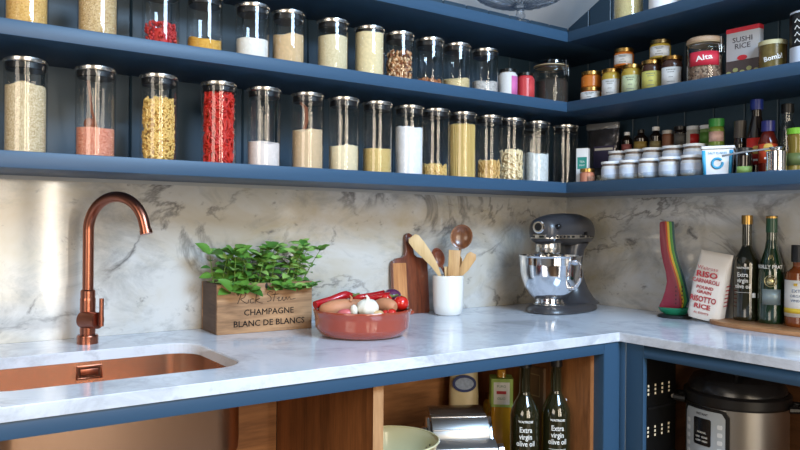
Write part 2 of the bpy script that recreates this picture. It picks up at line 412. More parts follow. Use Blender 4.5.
MB().lathe([(0, 0), (.005, 0), (.005, .0015), (0, .002)], 12).xf(Matrix.Translation((-1.335, -.1565, .79)) @ Matrix.Rotation(PI / 2, 4, 'X')).build('screw_cap', WHITE, t)
MB().lathe([(0, 0), (.004, 0), (.004, .0015), (0, .002)], 12).xf(Matrix.Translation((-.5495, -.53, .70)) @ Matrix.Rotation(-PI / 2, 4, 'Y')).build('screw_cap', WHITE, t)
t = thing('base_cabinet', 'blue framed open base cabinet with dark walnut interior under the right worktop', 'cabinet', (0, 0, 0))
MB().box(-.470, -.452, -2.5, -.727, .841, .8757).box(-.470, -.455, -.727, -.6715, .0, .8757).build('face_frame', BLUE, t, bevel=.0012)
MB().box(-.4545, .0, -.712, -.697, .10, .875).build('side_panel', wood('walnut_dark', (110, 74, 48), (70, 44, 28), 'X', 14), t)
MB().box(-.018, -.0005, -2.5, -.7125, .10, .875).build('back_panel', wood('walnut_back', (130, 88, 56), (84, 54, 34), 'Y', 14), t)
MB().box(-.4515, -.0185, -2.5, -.7125, .468, .49).build('shelf_board', wood('walnut_shelf', (130, 88, 56), (84, 54, 34), 'Y', 14), t)

# ------------------------------------------------------------------ glass storage jars
JR = .0425
def jar_proto(h):
    t = thing('storage_jar', 'x', 'jar')
    MB().olathe([(JR - .003, .0005), (JR, .004), (JR, h - .010)], 40).build('glass_body', GLASS, t, ang=30)
    MB().lathe([(0, .0002), (JR - .004, .0002), (JR - .003, .0008), (JR - .004, .003), (0, .003)], 40).build('glass_base', GLASS, t)
    MB().lathe([(0, h - .010), (JR + .0012, h - .010), (JR + .0018, h - .009), (JR + .0018, h - .001), (JR + .0006, h), (0, h)], 40).build('lid', STEEL, t)
    MB().lathe([(0, h - .024), (JR - .005, h - .024), (JR - .003, h - .022), (JR - .003, h - .0102), (0, h - .0102)], 40).build('seal', DSEAL, t)
    return t
def heap(h, seed, amp=.004, kind='heap', slope=0.0, r=None):
    r = r or JR - .0028; m = MB(); rnd = random.Random(seed); ph = [rnd.uniform(0, 6) for _ in range(4)]
    n = 36; rings = [(r - .001, .0035), (r, .006)] ; vs = []; fs = []
    prof = [(r - .001, .0035, 0), (r, .006, 0), (r, 1, 0)] + [(r * q, 1, 1 - q) for q in (.92, .75, .55, .32, .1)]
    for rr, z, up in prof:
        for i in range(n):
            a = 2 * PI * i / n; x, y = rr * math.cos(a), rr * math.sin(a)
            if z == 1:
                zz = h + amp * (math.sin(2 * a + ph[0]) + .6 * math.sin(5 * a + ph[1])) * (rr / r) + slope * x / r
                if kind == 'heap': zz += amp * 2.2 * up
                elif kind == 'rough': zz += amp * rnd.uniform(-1, 1)
            else: zz = z
            vs.append((x, y, zz))
    for j in range(len(prof) - 1):
        for i in range(n):
            k = (i + 1) % n; fs.append((j * n + i, j * n + k, (j + 1) * n + k, (j + 1) * n + i))
    fs.append(tuple(reversed(range(n)))); fs.append(tuple((len(prof) - 1) * n + i for i in range(n)))
    return m.add(vs, fs)
def pieces(h, seed, kind, count, slope=0):
    """many small pieces against the glass and over the top"""
    rnd = random.Random(seed); m = heap(max(.006, h - .012), seed, .002, 'heap', r=JR - .016)
    for _ in range(count):
        a = rnd.uniform(0, 2 * PI)
        if rnd.random() < .82: rr = JR - .0075 - rnd.uniform(0, .005); z = rnd.uniform(.008, max(.011, h))
        else: rr = (JR - .011) * math.sqrt(rnd.random()); z = h - .003 + rnd.uniform(0, .006)
        c = Vector((rr * math.cos(a), rr * math.sin(a), z)); tn = Vector((-math.sin(a), math.cos(a), 0)); up = Vector((0, 0, 1)); g = rnd.uniform(0, PI)
        d = tn * math.cos(g) + up * math.sin(g); e2 = tn * -math.sin(g) + up * math.cos(g)
        if kind == 'fusilli':
            L = .014; m.tube([c + d * (L * (q - .5) * 2) * .9 + e2 * .0025 * math.sin(q * 9) for q in (0, .2, .4, .6, .8, 1)], .0024, 5)
        elif kind == 'penne':
            L = .012; m.tube([c - d * L + e2 * .002, c + e2 * -.001, c + d * L + e2 * .002], .0026, 6)
        elif kind == 'cashew':
            m.tube([c + e2 * .0045 * math.cos(q) + d * .0065 * math.sin(q) for q in (-1.5, -.8, 0, .8, 1.5)], [.0018, .003, .0034, .003, .0018], 6)
        elif kind == 'nut':
            m.ball(c, (.0045, .0045, .0055), 6, 4, lambda p, a_, th: 1)
        elif kind == 'nest':
            m.tube([c + d * .009 * math.cos(q) + e2 * .006 * math.sin(q) for q in (0, 1, 2, 3, 4, 5)], .0015, 4)
        elif kind == 'berry':
            m.ball(c, (.003, .003, .0038), 6, 4)
    return m
C_ = {}
def cmat(k, cols, scale=300, rough=.75, bump=.5):
    if k not in C_: C_[k] = speckle(k, cols, scale, rough, bump)
    return C_[k]
def put_jars(proto, rows, z, group):
    """rows: x, y, fill height, kind, content name, material, label"""
    for i, (x, y, h, kind, cname, mt, lab, *ex) in enumerate(rows):
        o = proto if i == 0 else copy_tree(proto)
        o.location = (x, y, z); o['label'] = lab; o['group'] = group; o.rotation_euler.z = i * .37
        JOBS.append((o, h, kind, cname, mt, i, ex[0] if ex else 0, lab))
JOBS = []
def fill_jars():
    for o, h, kind, cname, mt, i, sl, lab in JOBS:
        if kind == 'none': continue
        if kind == 'rods':
            m = MB(); rnd = random.Random(3)
            for k in range(70):
                a = 2 * PI * k / 70; rr = JR - .0052 - (k % 2) * .0022
                m.tube([(rr * math.cos(a), rr * math.sin(a), .0045), (rr * math.cos(a + .03), rr * math.sin(a + .03), h - rnd.uniform(0, .003))], .0015, 5)
            m.lathe([(0, .004), (JR - .009, .004), (JR - .009, h - .004), (0, h - .004)], 24)
        elif kind in ('heap', 'rough', 'flat'): m = heap(h, i, {'heap': .0035, 'rough': .0025, 'flat': .0008}[kind], kind, sl)
        else: m = pieces(h, i, kind, int(70 + h * 2600))
        o2 = m.build(cname, mt, o, ang=60)
        if kind in ('heap', 'rough', 'flat'): o2.rotation_euler.z = -o.rotation_euler.z
Z1, Z2 = 1.3322, 1.5982
FL = lambda k, c, b=.15: cmat(k, [tuple(min(255, int(v * 1.0)) for v in c), c, tuple(min(255, int(v * 1.05)) for v in c)], 160, .9, b)
low = [
 (-1.868, -.19, .146, 'heap', 'pearl_barley', cmat('barley', [(176, 146, 104), (218, 196, 156), (238, 222, 190)], 620), 'lidded glass jar of pale grey-brown grain, first at the left end of the lowest shelf'),
 (-1.726, -.19, .066, 'flat', 'pink_salt', cmat('pinksalt', [(186, 96, 70), (226, 140, 110), (240, 182, 158)], 620), 'lidded glass jar a third full of pink salt with a wooden scoop'),
 (-1.585, -.19, .138, 'fusilli', 'pasta_twists', plain('yellow_pasta', (226, 186, 104), .6, noise=.15, nscale=60), 'lidded glass jar of yellow pasta twists on the lowest shelf'),
 (-1.437, -.19, .170, 'penne', 'red_pasta', plain('red_pasta', (206, 44, 32), .5, noise=.2, nscale=60), 'lidded glass jar full of bright red pasta tubes'),
 (-1.316, -.19, .062, 'heap', 'icing_sugar', FL('sugar', (226, 214, 208)), 'lidded glass jar of white powder with a dusted inner wall, right of the red pasta'),
 (-1.190, -.19, .104, 'heap', 'flour', FL('beigeflour', (206, 178, 142)), 'lidded glass jar of beige flour with a scoop handle showing'),
 (-1.078, -.19, .070, 'rough', 'flour', FL('creamflour', (226, 208, 172)), 'lidded glass jar under half full of pale cream flour, above the herb crate'),
 (-.967, -.19, .070, 'flat', 'polenta', cmat('polenta', [(196, 164, 96), (216, 188, 124)], 500, .8, .2), 'lidded glass jar under half full of yellow-tan polenta, left of the tall white powder'),
 (-.855, -.19, .140, 'rough', 'white_sugar', FL('whitesugar', (232, 232, 236)), 'lidded glass jar filled high with bright white powder on the lowest shelf'),
 (-.757, -.19, .032, 'nest', 'tagliatelle', plain('tagliatelle_yellow', (232, 196, 120), .6), 'lidded glass jar with a little curly yellow pasta at its bottom'),
 (-.651, -.19, .168, 'rods', 'spaghetti', plain('spaghetti_yellow', (226, 196, 122), .55), 'lidded glass jar packed with upright spaghetti'),
 (-.541, -.19, .055, 'nest', 'small_pasta', plain('small_pasta_tan', (222, 182, 112), .6, noise=.15, nscale=60), 'lidded glass jar with short tan pasta, right of the spaghetti jar'),
 (-.443, -.19, .095, 'cashew', 'cashew_nuts', plain('cashew_cream', (238, 218, 176), .55), 'lidded glass jar half full of cashew nuts'),
 (-.328, -.19, .095, 'rough', 'coarse_salt', cmat('coarsesalt', [(190, 196, 196), (226, 230, 230)], 260, .6, .4), 'lidded glass jar half full of white salt, right of the cashews'),
 (-.232, -.082, .0, 'none', '', None, 'empty lidded glass jar standing behind the last two at the corner'),
 (-.187, -.19, .0, 'none', '', None, 'empty lidded glass jar in the corner at the right end of the row'),
]
put_jars(jar_proto(.203), low, Z1, 'tall storage jars on the lowest shelf')
up = [
 (-1.867, -.19, .118, 'heap', 'couscous', cmat('couscous', [(196, 142, 66), (230, 184, 104), (240, 206, 138)], 620), 'lidded glass jar of golden couscous at the left end of the middle shelf'),
 (-1.723, -.19, .118, 'heap', 'wheat', cmat('wheat', [(160, 122, 72), (212, 182, 130), (232, 210, 170)], 620), 'lidded glass jar full of brown-beige wheat grain, second on the middle shelf'),
 (-1.582, -.19, .058, 'berry', 'red_berries', plain('dried_red_berry', (196, 40, 36), .5, noise=.3, nscale=80), 'lidded glass jar half full of dried red berries'),
 (-1.475, -.19, .036, 'heap', 'split_lentils', cmat('lentil', [(200, 140, 40), (232, 184, 84)], 560), 'lidded glass jar with a low heap of yellow lentils, right of the red berries'),
 (-1.350, -.19, .056, 'flat', 'white_flour', FL('whiteflour', (232, 228, 220)), 'lidded glass jar under half full of white flour, on the middle shelf'),
 (-1.249, -.19, .082, 'heap', 'brown_flour', FL('tanflour', (208, 178, 136)), 'lidded glass jar of tan flour with a peaked top, on the middle shelf'),
 (-1.115, -.19, .100, 'flat', 'semolina', cmat('semolina', [(206, 190, 150), (228, 214, 178)], 480, .8, .2), 'lidded glass jar two thirds full of pale yellow semolina'),
 (-.996, -.19, .128, 'flat', 'rice_flour', FL('riceflour', (226, 208, 164)), 'lidded glass jar filled to the lid with cream flour'),
 (-.893, -.19, .088, 'nut', 'mixed_nuts', cmat('nuts', [(120, 60, 36), (196, 140, 92), (232, 204, 164)], 140), 'lidded glass jar full of mixed brown nuts'),
 (-.782, -.19, .022, 'nut', 'brown_nuts', cmat('fewnuts', [(130, 70, 40), (190, 130, 84)], 140), 'lidded glass jar nearly empty with a few brown nuts'),
 (-.677, -.19, .036, 'heap', 'millet', cmat('millet', [(196, 172, 120), (222, 204, 160)], 420), 'lidded glass jar a quarter full of pale yellow millet'),
 (-.562, -.19, .042, 'heap', 'white_beans', cmat('beans', [(160, 156, 152), (214, 210, 206)], 260), 'lidded glass jar a quarter full of greyish white seeds, left of the small pink jar'),
]
put_jars(jar_proto(.1445), up, Z2, 'short storage jars on the middle shelf')
fill_jars()
# scoops inside jars
WD = wood('spoon_wood', (150, 84, 52), (96, 48, 28), 'Z', 40)
m = MB().tube([(-.012, 0, .175), (-.004, .004, .11), (.008, 0, .062)], [.0035, .003, .0035], 8)
m.ball((-.012, -.014, .075), (.012, .008, .014))
o = m.build('wooden_scoop', WD); o.location = (-1.730, -.19, Z1); tag(o, 'slim wooden scoop standing in the pink salt jar', 'scoop')
o = MB().tube([(-.020, 0, .180), (-.006, -.004, .165), (-.004, -.004, .13), (-.008, 0, .108)], [.004, .006, .006, .005], 8).build('wooden_scoop', WD)
o.location = (-1.192, -.19, Z1); tag(o, 'brown scoop handle sticking out of the beige flour', 'scoop')

# ------------------------------------------------------------------ small jars, tins, bottles
def lidded(name, label, cat, loc, r, h, lidmat, bodymat, labmat=None, lab=(.2, .75), rz=0, group=None, lidh=.012, liner=1.04, shoulder=True, face=-PI * 2 / 3, span=2.2, contents=None):
    t = thing(name, label, cat, loc, rz, group)
    top = h - lidh
    pr = [(0, 0), (r * .92, 0), (r, .003), (r, top * .86)] + ([(r * .9, top * .96), (r * .86, top)] if shoulder else [(r, top)]) + [(0, top)]
    MB().lathe(pr, 28).build('jar_body', bodymat, t)
    lr = r * liner * (.94 if shoulder else 1)
    MB().lathe([(0, top + .0002), (lr, top + .0002), (lr, h - .001), (lr - .0015, h), (0, h)], 28).build('lid', lidmat, t)
    if labmat:
        z0, z1 = top * lab[0], top * lab[1]; rr = r + .0005; n = 18; vs = []; fs = []
        for i in range(n + 1):
            a = face - span / 2 + span * i / n
            vs += [(rr * math.cos(a), rr * math.sin(a), z0), (rr * math.cos(a), rr * math.sin(a), z1)]
        for i in range(n): fs.append((2 * i, 2 * i + 2, 2 * i + 3, 2 * i + 1))
        lb = MB().add(vs, fs).build('label', labmat, t, solid=.0004)
        if cat == 'jar' and r > .025:
            pm = MB(); zc = (z0 + z1) / 2; q = rr + .0004
            for dz, hw in ((.35, .42), (.22, .3), (-.05, .2), (-.3, .36)):
                za = zc + dz * (z1 - z0) - .0012
                for k in range(6):
                    a = face - hw + 2 * hw * k / 6; b = face - hw + 2 * hw * (k + .7) / 6
                    pm.add([(q * math.cos(a), q * math.sin(a), za), (q * math.cos(b), q * math.sin(b), za), (q * math.cos(b), q * math.sin(b), za + .0026), (q * math.cos(a), q * math.sin(a), za + .0026)], [(0, 1, 2, 3)])
            pm.build('label_print', plain('label_ink', (110, 112, 108), .7), lb, smooth=False)
    return t
FC = math.radians(-150)     # label direction for things on the right wall, towards the room
WL = plain('pale_label', (206, 206, 204), .7, noise=.1, nscale=160)
pk = thing('preserve_jar', 'small jar with a pink and white label on the middle shelf beside the glass canisters', 'jar', (-.462, -.19, Z2))
def twotone(t, r, h, dark, ca, cb):
    MB().lathe([(0, 0), (r * .95, 0), (r, .003), (r, h * .78), (r * .8, h * .88), (0, h * .88)], 28).build('jar_body', ca, t)
    MB().lathe([(0, h * .88 + .0002), (r * .9, h * .88 + .0002), (r * .9, h - .002), (r * .7, h), (0, h)], 28).build('lid', dark, t)
    n = 14; vs = []; fs = []
    for i in range(n + 1):
        a = math.radians(-110) + 1.9 * i / n
        vs += [((r + .0005) * math.cos(a), (r + .0005) * math.sin(a), .004), ((r + .0005) * math.cos(a), (r + .0005) * math.sin(a), h * .74)]
    for i in range(n): fs.append((2 * i, 2 * i + 2, 2 * i + 3, 2 * i + 1))
    MB().add(vs, fs).build('label', cb, t, solid=.0004)
DL = plain('dark_metal_lid', (52, 52, 50), .3, .8)
twotone(pk, .031, .098, DL, WL, plain('pink_label', (206, 108, 166), .6))
rd = thing('preserve_jar', 'small jar with a red label on the middle shelf left of the big clip-top jar', 'jar', (-.383, -.19, Z2))
twotone(rd, .030, .096, DL, plain('red_glass_jar', (190, 60, 64), .3), plain('red_label', (196, 64, 66), .6, noise=.2, nscale=90))
def cliptop(label, loc, r, h, lidmat, fillm, fh, glass=GLASS, rz=0, labelm=None, group=None, clip_a=-1.9):
    t = thing('clip_top_jar', label, 'jar', loc, rz, group)
    MB().olathe([(r * .93, .0006), (r, .005), (r, h * .78), (r * .9, h * .84), (r * .9, h * .87)], 36).build('glass_body', glass, t)
    MB().lathe([(0, .0006), (r * .9, .0006), (r * .9, .003), (0, .003)], 36).build('glass_base', glass, t)
    if fh: MB().lathe([(0, .0035), (r * .95, .004), (r * .955, fh * .9), (r * .8, fh), (0, fh * 1.03)], 32).build('contents', fillm, t)
    MB().lathe([(0, h * .87), (r * .97, h * .87), (r * .97, h * .885), (0, h * .885)], 36).build('rubber_seal', plain('amber_rubber', (196, 176, 140), .5), t)
    MB().lathe([(0, h * .886), (r * 1.0, h * .886), (r * 1.02, h * .90), (r * 1.0, h * .97), (r * .9, h), (0, h)], 36).build('lid', lidmat, t)
    c = Vector((math.cos(clip_a), math.sin(clip_a), 0)); tn = Vector((-c.y, c.x, 0))
    w = MB().tube([c * (r * .93) + tn * .012 + Vector((0, 0, h * .82)), c * (r * 1.10) + tn * .012 + Vector((0, 0, h * .80)), c * (r * 1.14) + tn * .010 + Vector((0, 0, h * .62)),
                   c * (r * 1.14) - tn * .010 + Vector((0, 0, h * .62)), c * (r * 1.10) - tn * .012 + Vector((0, 0, h * .80)), c * (r * .93) - tn * .012 + Vector((0, 0, h * .82))], .0014, 6)
    w.tube([c * (r * 1.12) + Vector((0, 0, h * .64)), c * (r * 1.09) + Vector((0, 0, h * .97))], .0022, 6)
    w.build('wire_clip', STEEL, t)
    MB().tube([(r * .925 * math.cos(2 * PI * k / 28), r * .925 * math.sin(2 * PI * k / 28), h * .825) for k in range(28)], .0013, 6, closed=True).build('wire_band', STEEL, t)
    if labelm:
        n = 14; vs = []; fs = []
        for i in range(n + 1):
            a = FC - .9 + 1.8 * i / n; q = r + .0006
            vs += [(q * math.cos(a), q * math.sin(a), h * .36), (q * math.cos(a), q * math.sin(a), h * .66)]
        for i in range(n): fs.append((2 * i, 2 * i + 2, 2 * i + 3, 2 * i + 1))
        l = MB().add(vs, fs).build('label', labelm, t, solid=.0004)
        text('Alta', .021, WINK, l, (0, 0, h * .52), FC + PI / 2, R=r + .0011, bold=.0003, tilt=.15, sx=1.3)
    return t
GREYLID = glassy('lid_glass', (.75, .78, .80), .09)
cliptop('large clip-top glass jar of dark loose tea in the corner of the middle shelf', (-.262, -.19, Z2), .060, .150, GREYLID, cmat('tea', [(20, 18, 16), (54, 46, 38)], 560), .085, clip_a=-1.55)
# right wall, middle shelf
OR = plain('orange_preserve', (196, 112, 40), .25); YE = plain('yellow_mustard', (176, 150, 60), .25); PB = plain('dark_preserve', (60, 36, 26), .25)
lidded('preserve_jar', 'low white-and-orange-labelled jar at the corner, under the orange preserve jar', 'jar', (-.185, -.300, Z2), .036, .052, GOLD, OR, WL, (.1, .9), face=FC)
lidded('preserve_jar', 'small gold-lidded jar of orange preserve standing on another at the corner', 'jar', (-.185, -.300, Z2 + .0525), .033, .053, GOLD, OR, None)
G3 = 'gold-lidded jars on the right middle shelf'
for y, bm_, lm, lid, lab, tint in ((-.383, YE, WL, GOLD, 'gold-lidded mustard jar with white label, leftmost in the row of four', 0),
                              (-.462, YE, plain('green_white_label', (186, 196, 156), .7, noise=.2, nscale=120), GOLD, 'gold-lidded jar with pale green label, second in the row of four', 0),
                              (-.537, PB, plain('yellow_label', (190, 184, 96), .7, noise=.15, nscale=120), GOLD, 'jar with yellow label and dark gold lid, third in the row of four', 0),
                              (-.607, PB, WL, plain('bronze_lid', (130, 96, 50), .3, 1), 'dark preserve jar with white label and bronze lid, beside the red-labelled clip jar', 0)):
    lidded('preserve_jar', lab, 'jar', (-.185, y, Z2), .031, .100, lid, bm_, lm, (.12, .74), group=G3, face=FC)
lidded('preserve_jar', 'gold-lidded jar with white label stacked on the left two of the four', 'jar', (-.185, -.432, Z2 + .1005), .031, .056, GOLD, OR, WL, (.12, .8), group=G3, face=FC)
lidded('preserve_jar', 'dark-lidded jar with white label stacked on the right two of the four', 'jar', (-.185, -.566, Z2 + .1005), .031, .056, plain('olive_lid', (120, 104, 70), .3, 1), YE, WL, (.12, .8), group=G3, face=FC)
cliptop('clip-top glass jar with a red label and dark contents beside the boxed rice', (-.185, -.715, Z2), .049, .132, plain('wooden_lid', (176, 150, 124), .5, noise=.1), cmat('brownmix', [(52, 34, 26), (120, 92, 72), (150, 130, 110)], 160), .085, labelm=plain('crimson_label', (190, 40, 60), .5), clip_a=math.radians(-95))
t = thing('rice_box', 'grey and red cardboard box of sushi rice on the right middle shelf', 'box', (-.185, -.829, Z2), math.radians(-87))
MB().box(-.046, .046, -.002, .022, 0, .142).build('carton', plain('grey_card', (178, 178, 180), .6), t, bevel=.001)
MB().box(-.0462, .0462, -.0024, .0222, .130, .1422).build('red_top', plain('red_card', (196, 40, 56), .5), t)
MB().box(-.0463, .0463, -.0026, .01, .001, .052).build('picture_panel', plain('dark_card', (70, 58, 56), .5, noise=.3, nscale=60), t)
ov = MB()
ov.prism([(.014 * math.cos(a * PI / 10), .058 + .007 * math.sin(a * PI / 10)) for a in range(20)], .0006, 'XZ', -.0034).build('emblem', plain('red_emblem', (196, 40, 50), .5), t)
text('SUSHI', .020, plain('grey_ink', (84, 82, 86), .7), t, (0, -.0024, .108), bold=.0002, sx=1.1)
text('RICE', .020, MATS['grey_ink'], t, (0, -.0024, .090), bold=.0002, sx=1.1)
sm = MB()
for i in range(5): sm.lathe([(0, 0), (.007, .0), (.007, .006), (0, .006)], 14, (0, 0, 0)).xf(Matrix.Identity(4)) if False else sm.prism([(-.038 + i * .019 + .0075 * math.cos(a * PI / 6), .018 + (i % 2) * .008 + .006 * math.sin(a * PI / 6)) for a in range(12)], .0006, 'XZ', -.0034)
sm.build('picture_rolls', plain('roll_green', (150, 150, 96), .6, noise=.4, nscale=160), t)
t = lidded('clip_jar', 'squat jar of dark olive-brown preserve with a pale lid right of the rice box', 'jar', (-.185, -.912, Z2), .034, .084, plain('cream_lid', (186, 180, 140), .5), plain('olive_preserve', (96, 82, 40), .25, noise=.5, nscale=90), None, shoulder=False)
text('Bomb!', .018, WINK, t, (0, 0, .036), FC + PI / 2, R=.0345, bold=.0004, tilt=.2)
t = thing('sugar_bag', 'brown filled bag on the middle shelf behind the striped jar at the right edge', 'bag', (-.085, -.955, Z2))
MB().ball((0, 0, .052), (.038, .036, .051), 20, 12, lambda p, a, th: 1 + .06 * math.sin(5 * a)).build('bag_body', plain('brown_bag', (110, 62, 40), .5, noise=.3, nscale=40), t)
t = thing('striped_jar', 'tall black and white labelled container cut off by the right edge, middle shelf', 'container', (-.19, -1.000, Z2))
MB().lathe([(0, 0), (.036, 0), (.037, .003), (.037, .14), (0, .14)], 28).build('container_body', plain('pale_container', (196, 206, 220), .4), t)
MB().olathe([(.0374, .05), (.0374, .135)], 28).build('dark_label', BLACK, t, solid=.0004)
zz = MB()
for q in range(4): zz.tube([((.0384) * math.cos(FC + .5 - k * .16), (.0384) * math.sin(FC + .5 - k * .16), .064 + q * .017 + (.004 if k % 2 else -.004)) for k in range(9)], .0012, 5)
zz.build('zigzag_print', WINK, t)

# topmost shelf
t = thing('storage_jar', 'clear jar of pale rice on the topmost right shelf', 'jar', (-.19, -.452, 1.830))
h = .2
MB().olathe([(.044, .0005), (.046, .004), (.046, h - .01)], 36).build('glass_body', GLASS, t); MB().lathe([(0, h - .01), (.047, h - .01), (.047, h), (0, h)], 36).build('lid', STEEL, t)
MB().lathe([(0, .002), (.0435, .002), (.0435, .15), (0, .155)], 32).build('rice', cmat('rice', [(176, 160, 110), (214, 202, 150)], 620), t)
t = lidded('white_canister', 'white canister beside the rice jar on the topmost right shelf', 'canister', (-.19, -.585, 1.830), .047, .17, STEEL, WHITE, shoulder=False)
t = lidded('white_canister', 'white canister further right on the topmost right shelf, mostly cut off', 'canister', (-.19, -.715, 1.830), .047, .16, STEEL, plain('cool_white', (214, 222, 232), .4), shoulder=False)
# glass cake stand
t = thing('cake_stand', 'ribbed clear glass pedestal cake stand on the topmost left shelf', 'cake stand', (-.462, -.245, 1.8302))
t.scale = (1, 1, 1.04)
CG = glassy('crystal_glass', (.88, .91, .94), .12)
MB().lathe([(0, 0), (.030, 0), (.032, .003), (.018, .010), (.009, .014), (.014, .021), (.017, .027), (.013, .034), (.011, .044), (.016, .052), (.010, .058), (0, .058)], 28).build('pedestal', CG, t)
MB().olathe([(.012, .058), (.06, .064), (.11, .078), (.142, .092)], 56).build('plate', CG, t, solid=.003)
m = MB()
for k in range(28):
    a = 2 * PI * k / 28; c, s_ = math.cos(a), math.sin(a)
    m.tube([(.02 * c, .02 * s_, .0565), (.06 * c, .06 * s_, .061), (.11 * c, .11 * s_, .075), (.139 * c, .139 * s_, .088)], [.0015, .0022, .003, .003], 5)
m.build('cut_rib', glassy('cut_glass', (.74, .78, .84), .16), t)

# right wall, lowest shelf ------------------------------------------------
t = thing('tea_box', 'narrow white box with a teal label at the corner of the right lowest shelf', 'box', (-.19, -.272, Z1), math.radians(-65))
MB().box(-.020, .020, -.012, .012, 0, .118).build('carton', WHITE, t, bevel=.001)
MB().box(-.016, .016, -.0126, -.0121, .048, .088).build('label', plain('teal_label', (30, 140, 130), .5), t)
text('TEA', .010, WINK, t, (0, -.0128, .072)); text('MINT', .008, WINK, t, (0, -.0128, .060))
t = thing('cellophane_bag', 'dark shiny folded-top bag with a purple label behind the small jars', 'bag', (-.048, -.240, Z1), math.radians(-78))
m = MB(); nx, nz = 12, 14; vs = []; fs = []
rnd = random.Random(5)
for side in (-1, 1):
    for j in range(nz + 1):
        for i in range(nx + 1):
            u = i / nx; v = j / nz; dep = .028 * (1 - v ** 3 * .85) * math.sin(PI * min(1, max(0, u))) ** .5 if 0 < i < nx else 0
            vs.append(((u - .5) * .118, side * (dep + rnd.uniform(-.003, .003) * (0 < i < nx)), v * .218))
q = (nx + 1) * (nz + 1)
for s_ in (0, 1):
    for j in range(nz):
        for i in range(nx):
            a = s_ * q + j * (nx + 1) + i; fs.append((a, a + 1, a + nx + 2, a + nx + 1))
m.add(vs, fs).build('bag_body', plain('dark_foil', (92, 92, 98), .2, .7, bump=1.0, noise=.5, nscale=24), t)
MB().box(-.061, .061, -.012, .004, .196, .219).build('folded_top', plain('grey_foil', (150, 150, 150), .3, .6), t, bevel=.003)
l = MB().box(-.020, .056, -.0325, -.0315, .06, .135).build('label', plain('purple_label', (52, 48, 84), .6), t)
MB().box(-.016, .052, -.0332, -.0326, .120, .128).build('label_print', WINK, l)
t = lidded('honey_jar', 'tiny copper-coloured jar with gold lid in front of the purple-labelled bag', 'jar', (-.215, -.312, Z1), .024, .046, GOLD, plain('copper_glaze', (190, 122, 96), .3), None)
# white-lidded pots, five in front and five stacked pairs behind
POTG = 'white-lidded yoghurt pots on the right lowest shelf'
POTB = plain('pot_glass', (206, 208, 210), .25, noise=.1, nscale=60); LILAC = plain('lilac_label', (196, 206, 222), .6, noise=.12, nscale=120); POTN = plain('pot_neck_brown', (120, 104, 92), .3)
def pot(loc, label):
    t = thing('yoghurt_pot', label, 'pot', loc, 0, POTG); r = .0300; h = .058
    MB().lathe([(0, 0), (r * .9, 0), (r, .004), (r, .040), (r * .93, .043), (0, .043)], 24).build('pot_body', POTB, t)
    MB().olathe([(r + .0005, .006), (r + .0005, .034)], 24).build('label', LILAC, t, solid=.0004)
    MB().lathe([(0, .0432), (r * .93, .0432), (r * .93, .0497), (0, .0497)], 24).build('pot_neck', POTN, t)
    MB().lathe([(0, .050), (r * 1.03, .050), (r * 1.06, .0525), (r * 1.04, .0575), (r * .9, h), (0, h)], 24).build('lid', WHITE, t)
    return t
p0 = None
names = ['nearest the corner', 'second from the corner', 'middle one of five', 'fourth from the corner', 'next to the blue and white tub']
def addpot(loc, lab):
    global p0
    if p0 is None: p0 = pot(loc, lab); return
    c = copy_tree(p0); c.location = loc; c['label'] = lab
for i, y in enumerate((-.397, -.467, -.539, -.612, -.686)):
    addpot((-.200, y, Z1 + .006), 'white-lidded pot in the front row of pots, ' + names[i])
for i, y in enumerate((-.372, -.437, -.505, -.577, -.650)):
    addpot((-.135, y, Z1 + .0463), 'white-lidded pot in the raised back row of pots, ' + names[i])
tag(MB().box(-.166, -.104, -.700, -.338, Z1 + .0042, Z1 + .046).build('pot_riser', plain('clear_grey_riser', (150, 152, 156), .4), bevel=.001), 'low pale block raising the back row of white-lidded pots', 'shelf riser')
TRAYG = glassy('acrylic', (.9, .93, .95), .06)
m = MB().box(-.234, -.098, -.722, -.330, Z1 + .0004, Z1 + .004).box(-.236, -.234, -.722, -.330, Z1 + .0004, Z1 + .02).box(-.098, -.096, -.722, -.330, Z1 + .0004, Z1 + .02).box(-.234, -.098, -.724, -.722, Z1 + .0004, Z1 + .02)
tag(m.build('acrylic_tray', TRAYG, smooth=False), 'clear shallow tray holding the white-lidded pots', 'tray')
# riser step carrying the spice bottles
tag(MB().box(-.078, -.006, -.67, -.318, Z1, Z1 + .105).build('spice_riser', plain('dark_riser', (30, 34, 40), .5), bevel=.001), 'dark step at the back of the lowest right shelf under the spice bottles', 'shelf riser')
ZR = Z1 + .1052
def bottle(name, label, loc, prof, mats, cap, lab=None, rz=0, group=None, cat='bottle', n=28, labface=FC, span=2.4):
    """prof body profile; cap (z0,z1,r,mat); lab (z0,z1,r,mat)"""
    t = thing(name, label, cat, loc, rz, group)
    MB().lathe(prof, n).build('bottle_body', mats, t, ang=50)
    if cap:
        z0, z1, r, mt = cap; MB().lathe([(0, z0), (r, z0), (r, z1 - .001), (r - .001, z1), (0, z1)], 24).build('cap', mt, t)
    if lab:
        z0, z1, r, mt = lab; k = 18; vs = []; fs = []
        for i in range(k + 1):
            a = labface - span / 2 + span * i / k; vs += [(r * math.cos(a), r * math.sin(a), z0), (r * math.cos(a), r * math.sin(a), z1)]
        for i in range(k): fs.append((2 * i, 2 * i + 2, 2 * i + 3, 2 * i + 1))
        MB().add(vs, fs).build('label', mt, t, solid=.0004)
    return t
DKG = plain('dark_sauce_glass', (26, 18, 14), .12, spec=.7)
def sauce(r, h): return [(0, 0), (r * .9, 0), (r, .003), (r, h * .62), (r * .5, h * .78), (r * .45, h * .84), (0, h * .84)]
SG = 'spice bottles on the step'
bottle('spice_bottle', 'small black bottle with white cap, leftmost on the step of spices', (-.05, -.342, ZR), sauce(.018, .072), DKG, (.0605, .072, .010, WHITE), (.008, .03, .0185, plain('grey_red_label', (150, 84, 84), .6, noise=.3, nscale=200)), group=SG)
